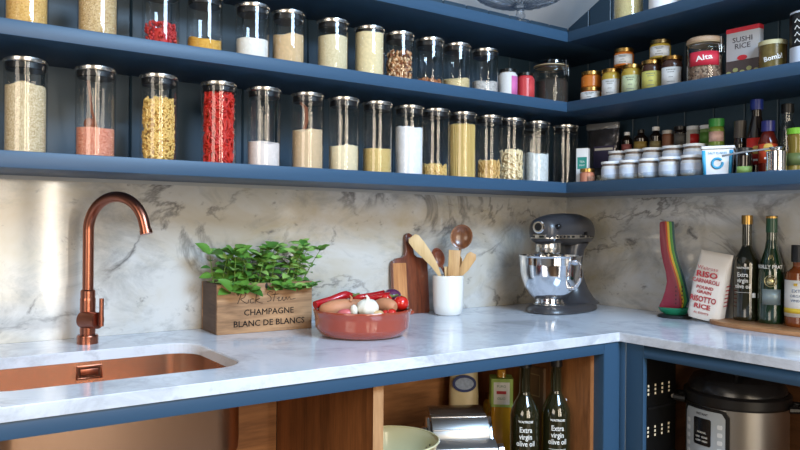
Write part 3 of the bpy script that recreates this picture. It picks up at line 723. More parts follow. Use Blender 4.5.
bottle('spice_bottle', 'wide dark bottle with a gold-yellow label on the step of spices', (-.05, -.398, ZR), sauce(.023, .075), DKG, (.063, .075, .011, BLACK), (.008, .034, .0235, plain('dull_gold_label', (150, 128, 66), .6, noise=.3, nscale=200)), group=SG)
bottle('spice_bottle', 'black bottle with tall white cap in the middle of the step', (-.05, -.456, ZR), sauce(.019, .078), DKG, (.0655, .078, .012, WHITE), (.008, .03, .0195, plain('grey_yellow_label', (140, 130, 90), .6, noise=.3, nscale=200)), group=SG)
lidded('spice_jar', 'little jar of brown spice with a whitish lid on the step', 'jar', (-.05, -.501, ZR), .018, .062, plain('pale_lid', (190, 186, 180), .4), plain('brown_spice', (130, 84, 60), .5), None, group=SG)
lidded('spice_jar', 'black spice jar with pale print on the step', 'jar', (-.05, -.546, ZR), .020, .070, BLACK, DKG, plain('black_white_print', (90, 90, 88), .6, noise=.6, nscale=260), (.2, .8), group=SG, face=FC)
lidded('spice_jar', 'spice jar with a red and white label and pale lid on the step', 'jar', (-.05, -.591, ZR), .020, .066, WHITE, plain('pale_spice', (190, 186, 176), .4), plain('bright_red_label', (206, 40, 40), .5), (.15, .75), group=SG, face=math.radians(-130), span=1.4)
lidded('spice_jar', 'white-lidded spice jar with a green label on the step', 'jar', (-.05, -.636, ZR), .019, .064, WHITE, plain('green_spice', (120, 150, 90), .4), plain('leaf_label', (90, 140, 60), .5, noise=.3, nscale=100), (.15, .8), group=SG, face=FC)
lidded('pesto_jar', 'green-lidded jar of pesto with a red and white label behind the tub', 'jar', (-.118, -.712, Z1 + .092), .022, .082, plain('green_lid', (50, 140, 60), .4), plain('pesto_green', (110, 136, 50), .3), plain('pesto_label', (206, 170, 160), .5, noise=.4, nscale=90), (.25, .75), lidh=.024, face=FC)
tag(MB().box(-.146, -.090, -.748, -.7235, Z1, Z1 + .0915).build('spice_box', plain('dark_box', (44, 48, 54), .6), bevel=.001), 'dark box under the green-lidded pesto jar', 'box')
# blue and white tub
t = thing('plastic_tub', 'white plastic tub with a light blue ring emblem and blue corners', 'tub', (-.195, -.765, Z1), math.radians(-62))
m = MB(); 
def frus(x0, x1, y0, y1, z0, z1, g): return MB().add([(x0, y0, z0), (x1, y0, z0), (x1, y1, z0), (x0, y1, z0), (x0 - g, y0 - g, z1), (x1 + g, y0 - g, z1), (x1 + g, y1 + g, z1), (x0 - g, y1 + g, z1)], [(3, 2, 1, 0), (4, 5, 6, 7), (0, 1, 5, 4), (1, 2, 6, 5), (2, 3, 7, 6), (3, 0, 4, 7)])
frus(-.036, .036, -.028, .028, 0, .074, .005).build('tub_body', WHITE, t, bevel=.004)
MB().prism(rounded(-.044, .044, -.036, .036, .008), .008, 'XY', .0742).build('lid', WHITE, t, bevel=.001)
cy = plain('sky_blue_print', (60, 160, 206), .5)
RX = Matrix.Rotation(math.radians(3.9), 4, 'X')
def onfront(mb): return mb.xf(Matrix.Translation((0, -.0283, 0)) @ RX)
rg = MB(); k = 28; vs = []; fs = []
for i in range(k):
    a = 2 * PI * i / k
    if 1 <= i <= 2: pass
    for rr in (.0095, .0165): vs.append((rr * math.cos(a), -.0008, .034 + rr * math.sin(a)))
for i in range(k):
    if i in (1, 2): continue
    j = (i + 1) % k; fs.append((2 * i, 2 * i + 1, 2 * j + 1, 2 * j))
onfront(rg.add(vs, fs)).build('ring_emblem', cy, t, solid=-.0006)
for sx_ in (-1, 1):
    onfront(MB().add([(sx_ * .036, -.0006, .002), (sx_ * .028, -.0006, .002), (sx_ * .031, -.0006, .070), (sx_ * .0405, -.0006, .070)], [(0, 1, 2, 3)])).build('blue_edge', cy, t, solid=-.0005)
text('SALT FLAKES', .0085, cy, t, (0, -.0335, .062))
# dark jars, ladle, tins, sauces
lidded('dark_jar', 'short black jar with a green and grey label right of the blue and white tub', 'jar', (-.205, -.848, Z1), .021, .072, DSEAL, DKG, plain('green_grey_label', (130, 160, 84), .6, noise=.5, nscale=120), (.05, .35), face=FC)
lidded('pepper_mill', 'slim grey and clear grinder standing behind the black jar', 'grinder', (-.118, -.785, Z1), .017, .160, plain('grinder_grey', (70, 66, 62), .4), DKG, plain('grinder_label', (110, 90, 80), .6, noise=.4, nscale=160), (.3, .7), lidh=.05, face=FC)
bottle('soy_sauce_bottle', 'tall dark soy sauce bottle with a blue cap and red-yellow label', (-.12, -.834, Z1), [(0, 0), (.026, 0), (.027, .003), (.027, .10), (.020, .135), (.013, .165), (.013, .205), (0, .205)], DKG, (.185, .214, .0165, plain('blue_cap', (28, 48, 130), .35)), (.03, .105, .0275, plain('red_yellow_label', (190, 44, 34), .5, noise=.2, nscale=60)))
bottle('soy_sauce_bottle', 'shorter sauce bottle with a blue cap in front of the tall soy bottle', (-.152, -.884, Z1), [(0, 0), (.024, 0), (.025, .003), (.025, .088), (.016, .112), (.012, .12), (.012, .13), (0, .13)], plain('red_brown_sauce', (90, 26, 16), .15), (.117, .146, .017, plain('blue_violet_cap', (36, 44, 120), .35)), (.03, .082, .0255, plain('orange_red_label', (196, 70, 36), .5, noise=.3, nscale=50)))
bottle('clear_bottle', 'slim clear bottle with black cap at the back near the right edge', (-.062, -.890, Z1), [(0, 0), (.020, 0), (.021, .003), (.021, .13), (.014, .15), (.014, .175), (0, .175)], glassy('pale_bottle_glass', (.7, .72, .72), .1), (.1752, .200, .0165, BLACK))
bottle('dressing_bottle', 'dressing bottle with a bright green cap near the right edge', (-.165, -.968, Z1), [(0, 0), (.026, 0), (.028, .003), (.027, .03), (.020, .065), (.024, .09), (.022, .100), (0, .100)], plain('dressing_amber', (120, 104, 44), .12), (.1, .116, .025, plain('lime_cap', (120, 190, 50), .35)), (.018, .05, .0288, plain('dark_yellow_label', (84, 96, 50), .5, noise=.4, nscale=60)))
bottle('oil_bottle', 'yellow bottle with a grey cap cut off by the right edge, lowest shelf', (-.10, -1.010, Z1), [(0, 0), (.028, 0), (.03, .003), (.03, .085), (.014, .105), (.014, .12), (0, .12)], plain('yellow_oil', (150, 120, 30), .15), (.12, .138, .018, plain('grey_violet_cap', (130, 124, 150), .4)))
lidded('tin_can', 'small shiny metal tin in front of the sauce bottles', 'tin', (-.229, -.948, Z1), .024, .054, CHROME, CHROME, None, shoulder=False, liner=1.02)
t = thing('metal_ladle', 'long metal ladle handle lying over the tin and black jar', 'ladle', (0, 0, 0))
MB().tube([(-.232, -.800, Z1 + .052), (-.233, -.86, Z1 + .058), (-.231, -.932, Z1 + .062)], .003, 8).build('handle', STEEL, t)
MB().lathe([(0, 0), (.014, .002), (.018, .010), (.0165, .010), (.013, .004), (0, .002)], 18, (-.229, -.948, Z1 + .0545)).build('bowl', STEEL, t)

# ------------------------------------------------------------------ wooden herb crate
t = thing('wooden_crate', 'old wooden crate lettered in black, filled with herbs on the worktop', 'crate', (-1.283, -.082, .9002), math.radians(-2))
CR = wood('crate_front_wood', (186, 144, 104), (98, 68, 44), 'X', 16, .7); CRS = wood('crate_side_wood', (104, 82, 66), (66, 50, 40), 'Y', 16, .8)
L, Dp, H = .134, .064, .130
MB().box(-L, L, -Dp, -Dp + .010, 0, H).build('front_board', CR, t, bevel=.0015)
MB().box(-L, L, Dp - .010, Dp, 0, H).build('back_board', CR, t, bevel=.0015)
for s_ in (-1, 1): MB().box(*sorted((s_ * L, s_ * (L - .010))), -Dp + .0102, Dp - .0102, 0, H).build('end_board', CRS, t, bevel=.0015)
MB().box(-L + .0102, L - .0102, -Dp + .0102, Dp - .0102, .001, .008).build('bottom_board', CRS, t)
MB().box(-L + .0103, L - .0103, -Dp + .0103, Dp - .0103, .0085, H - .022).build('soil', plain('dark_soil', (40, 30, 22), .95, noise=.4, nscale=120, bump=1), t)
MB().prism([(.004 * math.cos(a * PI / 6), H - .008 + .008 * math.sin(a * PI / 6)) for a in range(12)], .001, 'XZ', -Dp - .0008).build('metal_stud', plain('dark_iron', (50, 46, 46), .5, .6), t)
y = -Dp - .0003
text('CHAMPAGNE', .0225, INK, t, (.008, y, .053), dbl=.0006, sx=1.04); text('BLANC DE BLANCS', .0225, INK, t, (.010, y, .024), dbl=.0006, sx=1.04)
sig = MB()
def stroke(pts, r=.0008):
    P = [Vector((a, y - .0002, b)) for a, b in pts]; out = []
    for i in range(len(P) - 1):
        p0_, p1_, p2_, p3_ = P[max(0, i - 1)], P[i], P[i + 1], P[min(len(P) - 1, i + 2)]
        for q in range(4):
            s_ = q / 4; out.append(.5 * ((2 * p1_) + (p2_ - p0_) * s_ + (2 * p0_ - 5 * p1_ + 4 * p2_ - p3_) * s_ * s_ + (3 * p1_ - p0_ - 3 * p2_ + p3_) * s_ ** 3))
    out.append(P[-1]); sig.tube(out, r, 5)
o_ = -.085
stroke([(-.080, .078), (-.074, .092), (-.070, .104)]); stroke([(-.080, .098), (-.070, .108), (-.058, .104), (-.062, .094), (-.071, .090), (-.062, .082), (-.054, .078)])
stroke([(-.052, .078), (-.049, .088)]); stroke([(-.036, .089), (-.044, .088), (-.044, .079), (-.035, .079)]); stroke([(-.032, .077), (-.027, .104)]); stroke([(-.018, .090), (-.029, .085), (-.018, .078), (-.010, .077)])
stroke([(.018, .104), (.008, .106), (.002, .100), (.012, .092), (.012, .083), (.002, .080)]); stroke([(.020, .080), (.025, .104)]); stroke([(.014, .097), (.034, .099)])
stroke([(.030, .086), (.037, .090), (.034, .081), (.042, .082), (.046, .090), (.048, .081), (.053, .082), (.056, .090), (.060, .083), (.066, .090), (.070, .083), (.084, .085)])
sig.build('signature', INK, t)
# herbs
LEAF = [plain('leaf_green_%d' % i, c, .45, noise=.25, nscale=25) for i, c in enumerate(((92, 138, 52), (66, 112, 42), (140, 176, 92)))]
for m_ in LEAF:
    b_ = m_.node_tree.nodes['Principled BSDF']; b_.inputs['Subsurface Weight'].default_value = 0.0
def leaf(mb, base, d, nrm, L, W):
    d = d.normalized(); s_ = d.cross(nrm).normalized(); nn = s_.cross(d).normalized(); rows = []
    prof = [(0, .04), (.12, .55), (.3, .95), (.5, 1), (.7, .8), (.88, .42), (1, .02)]
    vs = []
    for u, w in prof:
        cen = base + d * (L * u) - nn * (L * .35 * u * u)
        for k in (-1, -.5, 0, .5, 1): vs.append(cen + s_ * (W * w * k * .5) + nn * (abs(k) * W * .14 * w))
    fs = []
    for j in range(len(prof) - 1):
        for k in range(4): a = j * 5 + k; fs.append((a, a + 1, a + 6, a + 5))
    mb.add(vs, fs)
def herb(x0, x1, nstem, seed, label, big, hgt):
    rnd = random.Random(seed); t = thing('herb_plant', label, 'plant', (-1.283, -.082, .9002 + .1085), math.radians(-2), 'herbs in the wooden crate')
    st = MB(); lv = [MB(), MB(), MB()]
    for i in range(nstem):
        bx = x0 + (x1 - x0) * (i + .5) / nstem + rnd.uniform(-.008, .008); by = rnd.uniform(-.044, .03)
        hh = hgt * rnd.uniform(.7, 1.12); lean = Vector((rnd.uniform(-.25, .25) + (bx / .13) * (.62 if bx > 0 else .12), rnd.uniform(-.3, .2), 1))
        if i % 5 == 2 and rnd.random() < .7: hh *= .42; lean.y = -.9; lean.z = .5; by = -.046
        P = [Vector((bx, by, .001)) + lean * hh * q + Vector((0, 0, -.012 * q * q)) for q in (0, .25, .5, .75, 1)]
        st.tube(P, [.0018, .0016, .0014, .0012, .0008], 5)
        for q in range(1, 6):
            p = P[0].lerp(P[-1], q / 5); a0 = rnd.uniform(0, PI)
            for kk in range(2 if q < 5 else 4):
                a = a0 + kk * (PI if q < 5 else PI / 2) + rnd.uniform(-.4, .4); up_ = rnd.uniform(.0, .6) if q < 5 else rnd.uniform(.3, 1.2)
                d = Vector((math.cos(a), math.sin(a) - .25, up_)); Lf = rnd.uniform(.020, .038) * (1.3 if big and rnd.random() < .4 else 1)
                leaf(lv[rnd.choice((0, 0, 1, 2))], p, d, Vector((rnd.uniform(-.3, .3), -.6 + rnd.uniform(-.4, .4), 1)), Lf, Lf * rnd.uniform(.58, .78))
    st.build('stems', plain('stem_green', (110, 140, 60), .5), t)
    for k, l in enumerate(lv):
        if l.v: l.build('leaves', LEAF[k], t, ang=180)
    return t
herb(-.125, -.060, 8, 11, 'broad-leaved herb at the left end of the crate, one large round leaf', True, .100)
herb(-.060, .000, 9, 12, 'bushy green herb left of the crate middle', True, .112)
herb(.000, .060, 9, 13, 'tall leafy herb right of the crate middle', False, .122)
herb(.060, .118, 9, 14, 'herb at the right end of the crate, leaning out over the edge', False, .120)

# ------------------------------------------------------------------ terracotta dish and its vegetables
BX, BY, BZ = -1.095, -.324, .9002
TC = plain('terracotta_glaze', (150, 62, 40), .16, coat=.8, noise=.1, nscale=14)
t = thing('terracotta_dish', 'round glazed terracotta dish of vegetables on the worktop', 'dish', (BX, BY, BZ))
MB().lathe([(0, 0), (.096, 0), (.110, .006), (.1215, .022), (.124, .050), (.1265, .062), (.1285, .066), (.127, .0695), (.122, .0695), (.1195, .062), (.117, .024), (.100, .010), (0, .008)], 64).build('dish_body', TC, t, ang=60)
hd = MB().tube([(-.018, -.1245, .052), (-.012, -.136, .054), (.012, -.136, .054), (.018, -.1245, .052)], [.006, .007, .007, .006], 10)
hd.xf(Matrix.Rotation(math.radians(0), 4, 'Z')).xf(Matrix.Rotation(math.radians(80), 4, 'Z')).build('handle', TC, t)
RV = Vector((.838, -.545, 0)); FV = Vector((.545, .838, 0))      # across the dish / away from the room
def dp(a, b, z): return Vector((BX, BY, BZ)) + RV * a + FV * b + Vector((0, 0, z))
CH = plain('chilli_red', (168, 18, 26), .22, coat=.4, noise=.15, nscale=30); STM = plain('stalk_green', (96, 110, 56), .6)
def chilli(pts, r, label):
    m = MB(); L = len(pts); o = m.tube(pts, r, 14).build('chilli_pepper', CH); tag(o, label, 'chilli pepper', 'red chillies in the dish')
    d = (Vector(pts[0]) - Vector(pts[1])).normalized(); MB().tube([Vector(pts[0]) - d * .002, Vector(pts[0]) + d * .01, Vector(pts[0]) + d * .022 + Vector((0, 0, .004))], [.0065, .003, .0025], 8).build('stalk', STM, o)
def spline(pts, n=5):
    P = [Vector(p) for p in pts]; out = []
    for i in range(len(P) - 1):
        a, b, c, d = P[max(0, i - 1)], P[i], P[i + 1], P[min(len(P) - 1, i + 2)]
        for q in range(n):
            s_ = q / n; out.append(.5 * ((2 * b) + (c - a) * s_ + (2 * a - 5 * b + 4 * c - d) * s_ * s_ + (3 * b - a - 3 * c + d) * s_ ** 3))
    return out + [P[-1]]
p = spline([dp(-.028, .045, .099), dp(-.050, .03, .099), dp(-.080, .012, .089), (dp(-.105, -.005, .083)), dp(-.122, -.02, .079)])
chilli(p, [.004 + .008 * min(1, i / 4) * (1 - .25 * i / len(p)) for i in range(len(p))], 'long dark red chilli lying over the left rim of the dish')
p = spline([dp(.058, .055, .100), dp(.02, .062, .094), dp(-.015, .055, .092), dp(-.045, .065, .094)])
chilli(p, [.012 - .007 * i / len(p) for i in range(len(p))], 'bright red chilli across the back of the dish')
p = spline([dp(.072, .025, .098), dp(.045, .030, .096), dp(.01, .028, .089)])
chilli(p, [.012 - .006 * i / len(p) for i in range(len(p))], 'short red chilli just behind the garlic bulb')
SWP = plain('sweet_potato_skin', (188, 128, 92), .6, noise=.2, nscale=22, bump=.4)
def root(pts, r, label, nub=None):
    o = MB().tube(spline(pts), r, 16).build('sweet_potato', SWP); tag(o, label, 'sweet potato', 'sweet potatoes in the dish')
    if nub: MB().tube([nub, nub + Vector((.003, 0, .009)), nub + Vector((-.002, 0, .016))], [.005, .003, .001], 7).build('root_nub', SWP, o)
def prr(n, R, tip=.25): return [max(.002, R * (tip + (1 - tip) * math.sin(PI * (i + .3) / (n - .4)) ** .6)) for i in range(n)]
root([dp(-.108, -.030, .068), dp(-.08, -.035, .070), dp(-.045, -.022, .074), dp(-.012, 0, .078)], prr(16, .023, .2), 'long brown sweet potato at the front left of the dish', dp(-.030, -.03, .090))
root([dp(.03, .0, .074), dp(.06, -.012, .078), dp(.085, -.03, .074)], prr(11, .020, .3), 'smaller brown sweet potato right of the garlic')
root([dp(-.05, .035, .064), dp(-.02, .04, .068), dp(.03, .035, .066)], prr(11, .021, .3), 'brown sweet potato lying under the red chillies')
GAR = plain('garlic_skin', (226, 220, 206), .5, noise=.06, nscale=30)
c = dp(.014, -.070, .079)
o = MB().ball((0, 0, 0), (.027, .027, .021), 40, 16, lambda p_, a, th: 1 + .07 * abs(math.cos(4 * a)) * math.sin(th)).build('garlic_bulb', GAR); o.location = c; o.rotation_euler = (.2, -.15, 0)
tag(o, 'white garlic bulb at the front middle of the dish', 'garlic')
MB().tube([(0, 0, .017), (.001, 0, .026), (-.003, 0, .032)], [.007, .004, .003], 8).build('garlic_stalk', GAR, o)
o = MB().ball((0, 0, 0), (.009, .012, .015), 14, 9).build('garlic_clove', GAR); o.location = dp(-.020, -.085, .073); tag(o, 'single garlic clove leaning against the bulb', 'garlic')
SH = plain('shallot_pink', (196, 96, 96), .35, noise=.2, nscale=40)
o = MB().ball((0, 0, 0), (.022, .013, .012), 18, 10).build('shallot', SH); o.location = dp(-.040, -.080, .065); o.rotation_euler = (0, 0, -.5); tag(o, 'pink shallot at the front rim left of the garlic', 'shallot')
o = MB().ball((0, 0, 0), (.014, .012, .010), 16, 9).build('shallot', plain('shallot_tan', (206, 170, 120), .4)); o.location = dp(.042, -.085, .064); tag(o, 'pale tan shallot at the front rim right of the garlic', 'shallot')
TO = plain('tomato_red', (196, 34, 26), .15, coat=.5, noise=.08, nscale=10)
def tomato(cn, r, label):
    o = MB().ball((0, 0, 0), (r, r, r * .9), 24, 14).build('tomato', TO); o.location = cn; tag(o, label, 'tomato', 'tomatoes in the dish')
    m = MB()
    for k in range(5): a = k * 1.256; leaf(m, Vector((0, 0, r * .89)), Vector((math.cos(a), math.sin(a), .1)), Vector((0, 0, 1)), r * .5, r * .2)
    m.build('calyx', STM, o)
tomato(dp(.100, .000, .083), .021, 'largest red tomato at the right rim of the dish')
tomato(dp(.062, .030, .092), .017, 'small red tomato in front of the purple onion')
tomato(dp(.075, -.072, .066), .012, 'cherry tomato at the front right of the dish')
tomato(dp(.060, -.062, .062), .012, 'darker cherry tomato tucked beside the garlic at the rim')
ON = plain('purple_onion_skin', (84, 36, 72), .2, coat=.4, noise=.25, nscale=16)
o = MB().ball((0, 0, 0), (.026, .026, .022), 26, 14).build('red_onion', ON); o.location = dp(.078, .062, .093); tag(o, 'dark purple onion at the back right of the dish', 'onion')
MB().tube([(-.024, 0, .003), (-.034, 0, .006)], [.005, .002], 8).build('onion_tip', ON, o)
o = MB().ball((0, 0, 0), (.028, .026, .024), 26, 14).build('red_onion', ON); o.location = dp(.02, -.01, .045); tag(o, 'purple onion underneath the garlic and potatoes', 'onion')

# ------------------------------------------------------------------ cutting board leaning on the wall
t = thing('cutting_board', 'dark wooden paddle cutting board leaning against the splashback', 'cutting board', (-.728, -.040, .9002), 0)
cb = wood('acacia', (140, 74, 44), (72, 32, 20), 'Z', 22, .35, .3)
out = [(-.070, .006), (-.064, 0), (.064, 0), (.070, .006), (.070, .160), (.066, .172), (.052, .180), (.030, .183), (.019, .190), (.015, .205), (.015, .245), (.012, .256), (0, .262), (-.012, .256), (-.015, .245), (-.015, .205), (-.019, .190), (-.030, .183), (-.052, .180), (-.066, .172), (-.070, .160)]
bd = MB().prism(out, .016, 'XZ', 0).build('board', cb, t, bevel=.002)
bd2 = MB().box(-.0685, -.018, -.0009, .003, .006, .165).build('pale_plank', wood('acacia_pale', (206, 146, 92), (160, 100, 58), 'Z', 20, .35, .3), t)
h1 = MB().lathe([(0, 0), (.0045, 0), (.0045, .0006), (0, .0006)], 16).xf(Matrix.Translation((0, -.0003, .243)) @ Matrix.Rotation(PI / 2, 4, 'X')).build('hanging_hole', plain('pale_hole', (150, 156, 165), .6), t)
t.rotation_euler = (math.radians(-5.2), 0, 0)

# ------------------------------------------------------------------ utensil crock
t = thing('utensil_crock', 'white ceramic crock holding wooden utensils', 'crock', (-.640, -.112, .9002))
MB().lathe([(0, 0), (.036, 0), (.044, .006), (.0485, .03), (.0505, .08), (.0505, .122), (.0485, .1265), (.0465, .122), (.0465, .03), (.034, .008), (0, .008)], 48).build('crock_body', plain('white_ceramic', (232, 231, 226), .15, coat=.5), t, ang=60)
PALE = wood('beech', (226, 196, 146), (200, 164, 112), 'Z', 20, .5); MIDW = wood('bamboo', (206, 166, 112), (176, 132, 84), 'Z', 24, .5); DKW = wood('dark_spoon_wood', (128, 66, 40), (70, 32, 20), 'Z', 26, .4, .2)
V = Vector
CK = V((-.640, -.112, .9002)); RC = V((.80, -.60, 0)); FCK = V((.60, .80, 0))
def cp(a, b, z): return CK + RC * a + FCK * b + V((0, 0, z))
def flatblade(pts, ws, th, facing=-FCK):
    """pts centre line, ws half widths; thin slab facing the room"""
    m = MB(); vs = []; fs = []; L = len(pts)
    for i in range(L):
        t_ = (pts[min(L - 1, i + 1)] - pts[max(0, i - 1)]).normalized(); s_ = t_.cross(facing).normalized()
        for sg in (-1, 1):
            for dd in (-1, 1): vs.append(pts[i] + s_ * ws[i] * sg + facing * th * .5 * dd)
    for i in range(L - 1):
        a = i * 4; b = a + 4
        fs += [(a, a + 1, b + 1, b), (a + 1, a + 3, b + 3, b + 1), (a + 3, a + 2, b + 2, b + 3), (a + 2, a, b, b + 2)]
    fs += [(0, 2, 3, 1), ((L - 1) * 4, (L - 1) * 4 + 1, (L - 1) * 4 + 3, (L - 1) * 4 + 2)]
    return m.add(vs, fs)
m = flatblade([cp(.008, .01, .012), cp(-.030, 0, .130), cp(-.045, -.002, .158), cp(-.070, -.004, .192), cp(-.096, -.006, .222), cp(-.112, -.008, .242), cp(-.118, -.008, .250)], [.005, .006, .011, .017, .021, .020, .013], .006)
tag(m.build('spatula', PALE, bevel=.0015), 'pale wooden spatula leaning left out of the crock', 'spatula', 'wooden utensils in the crock')
def spoon(pts, c, ax, rx, ry, mat, label, inner=None):
    o = MB().tube(pts, .0048, 10).build('wooden_spoon', mat); tag(o, label, 'spoon', 'wooden utensils in the crock')
    ax = ax.normalized(); fw = (-FCK - ax * (-FCK).dot(ax)).normalized(); sd = ax.cross(fw)
    M = Matrix(((sd.x, fw.x, ax.x, c.x), (sd.y, fw.y, ax.y, c.y), (sd.z, fw.z, ax.z, c.z), (0, 0, 0, 1)))
    m = MB(); vs = []; fs = []; n, k = 24, 6; prof = [(0, -.013), (.45, -.011), (.8, -.006), (1, .002), (1.0, .004), (.92, .004), (.78, -.001), (.45, -.006), (0, -.008)]
    for r_, d_ in prof:
        for i in range(n): a = 2 * PI * i / n; vs.append((rx * r_ * math.cos(a), d_, ry * r_ * math.sin(a)))
    for j in range(len(prof) - 1):
        for i in range(n): q = (i + 1) % n; fs.append((j * n + i, j * n + q, (j + 1) * n + q, (j + 1) * n + i))
    m.add(vs, fs).xf(M).build('spoon_bowl', mat, o, ang=60)
spoon([cp(.006, .01, .012), cp(-.008, .004, .130), cp(-.022, .002, .155)], cp(-.034, .0, .183), V((-.25, .1, 1)), .021, .032, DKW, 'dark wooden spoon with oval bowl beside the pale spatula')
spoon([cp(-.008, .0, .012), cp(.022, .02, .130), cp(.040, .026, .215)], cp(.042, .024, .250), RC * .22 + V((0, 0, 1)), .036, .040, wood('walnut_spoon', (136, 84, 48), (80, 44, 24), 'Z', 18, .3, .4), 'large round wooden ladle spoon, tallest in the crock')
spoon([cp(.012, -.006, .012), cp(.022, .0, .125), cp(.026, .012, .150)], cp(.028, .014, .168), V((.05, 0, 1)), .017, .026, MATS['bamboo'], 'tan wooden spoon half hidden behind the flat blade')
m = flatblade([cp(.014, -.02, .012), cp(.014, -.021, .12), cp(.016, -.020, .148), cp(.019, -.019, .208)], [.015, .0165, .0175, .019], .005)
tag(m.build('spatula', MATS['bamboo'], bevel=.001), 'short square-ended wooden blade upright in the crock', 'spatula', 'wooden utensils in the crock')
m = flatblade([cp(.0, -.01, .012), cp(-.004, -.012, .12), cp(-.006, -.010, .155)], [.005, .007, .008], .005)
tag(m.build('spatula', MATS['beech'], bevel=.001), 'narrow pale stick left of the square blade', 'spatula', 'wooden utensils in the crock')
m = flatblade([cp(.0, .012, .012), cp(.034, .014, .125), cp(.052, .014, .150), cp(.074, .014, .186), (cp(.080, .014, .198))], [.006, .010, .015, .017, .010], .006)
tag(m.build('spatula', MATS['bamboo'], bevel=.0015), 'tan wooden spatula leaning right out of the crock', 'spatula', 'wooden utensils in the crock')

# ------------------------------------------------------------------ stand mixer (local -X is the front of the head)
GM = plain('grey_enamel', (54, 53, 56), .36, coat=.2, noise=.03)
t = thing('stand_mixer', 'dark grey stand mixer with polished steel bowl in the corner', 'stand mixer', (-.282, -.232, .9002), math.radians(14))
m = MB(); vs = []; fs = []; n = 40
def ssec(cx, z, a, b, k=2.4):
    r_ = []
    for i in range(n):
        th = 2 * PI * i / n; c_, s_ = math.cos(th), math.sin(th)
        r_.append((cx + a * math.copysign(abs(c_) ** (2 / k), c_), b * math.copysign(abs(s_) ** (2 / k), s_), z))
    return r_
def loft(rings, name, mat, par, **kw):
    vs = [p for r_ in rings for p in r_]; fs = []; k = len(rings[0])
    for j in range(len(rings) - 1):
        for i in range(k): fs.append((j * k + i, j * k + (i + 1) % k, (j + 1) * k + (i + 1) % k, (j + 1) * k + i))
    fs.append(tuple(reversed(range(k)))); fs.append(tuple((len(rings) - 1) * k + i for i in range(k)))
    return MB().add(vs, fs).build(name, mat, par, **kw)
# base plate flowing into the neck
loft([ssec(.055, .0, .155, .088), ssec(.055, .004, .160, .095), ssec(.055, .014, .158, .093), ssec(.060, .024, .148, .082), ssec(.060, .028, .140, .07)], 'base', GM, t, ang=50)
loft([ssec(.132, .020, .098, .084), ssec(.132, .040, .072, .066), ssec(.128, .07, .050, .052), ssec(.122, .11, .038, .040), ssec(.118, .16, .034, .036), ssec(.120, .205, .040, .042), ssec(.134, .228, .05, .05)], 'pedestal', GM, t, ang=50)
# head: sections along x
def hsec(x, zc, ry, rz, k=2.5):
    r_ = []
    for i in range(n):
        th = 2 * PI * i / n; c_, s_ = math.cos(th), math.sin(th)
        r_.append((x, ry * math.copysign(abs(c_) ** (2 / k), c_), zc + rz * math.copysign(abs(s_) ** (2 / k), s_)))
    return r_
hx = [(-.098, .268, .030, .028), (-.094, .268, .040, .036), (-.080, .270, .050, .044), (-.05, .272, .056, .049), (.0, .275, .061, .053), (.06, .276, .064, .055), (.12, .275, .065, .055), (.165, .272, .061, .051), (.195, .268, .050, .042), (.212, .265, .034, .028), (.220, .264, .014, .012)]
hd = loft([hsec(*a) for a in hx], 'motor_head', GM, t, ang=60)
def band(k, grow):      # outline of the head at the trim height
    out = []
    for i in range(k):
        th = 2 * PI * i / k; c_, s_ = math.cos(th), math.sin(th)
        out.append((.056 + (.154 + grow) * math.copysign(abs(c_) ** .62, c_), (.0615 + grow) * math.copysign(abs(s_) ** .55, s_)))
    return out
tr = MB(); k = 72; vs = []; fs = []
for zz, g in ((.246, -.001), (.246, .0018), (.2585, .0018), (.2585, -.001)):
    vs += [(x, y_, zz) for x, y_ in band(k, g)]
for j_ in range(4):
    for i in range(k): fs.append((j_ * k + i, j_ * k + (i + 1) % k, ((j_ + 1) % 4) * k + (i + 1) % k, ((j_ + 1) % 4) * k + i))
tr.add(vs, fs).build('chrome_trim', STEEL, hd)
dk = MB(); bo_ = band(k, .0020)
for i in range(k):
    if i % 2: continue
    a, b = bo_[i], bo_[(i + 1) % k]
    dk.add([(a[0], a[1], .249), (b[0], b[1], .249), (b[0], b[1], .2555), (a[0], a[1], .2555)], [(0, 1, 2, 3)])
dk.build('trim_print', BLACK, hd, solid=-.0005, smooth=False)
RY = Matrix.Rotation(-PI / 2, 4, 'Y')
hub = MB().lathe([(0, -.004), (.019, -.004), (.0215, .0), (.0215, .006), (.018, .0085), (0, .0085)], 28).xf(Matrix.Translation((-.099, 0, .284)) @ RY).build('hub_cap', CHROME, hd)
rgk = MB().lathe([(.009, .0086), (.013, .0086), (.013, .0092), (.009, .0092)], 24).xf(Matrix.Translation((-.099, 0, .284)) @ RY).build('hub_ring', BLACK, hub)
MB().lathe([(0, 0), (.0085, 0), (.0085, .012), (.006, .014), (0, .014)], 18).xf(Matrix.Translation((-.074, -.048, .284)) @ Matrix.Rotation(PI / 2 - .3, 4, 'X')).build('attachment_knob', BLACK, hd)
MB().lathe([(0, 0), (.006, 0), (.006, .012), (0, .013)], 18).xf(Matrix.Translation((.09, -.062, .262)) @ Matrix.Rotation(PI / 2, 4, 'X')).build('speed_knob', BLACK, hd)
MB().lathe([(0, .196), (.036, .196), (.040, .200), (.042, .216), (.040, .232), (0, .232)], 32, (-.04, 0, 0)).build('planetary_ring', STEEL, hd)
MB().lathe([(0, .150), (.008, .150), (.008, .196), (0, .196)], 16, (-.04, 0, 0)).build('beater_shaft', STEEL, hd)
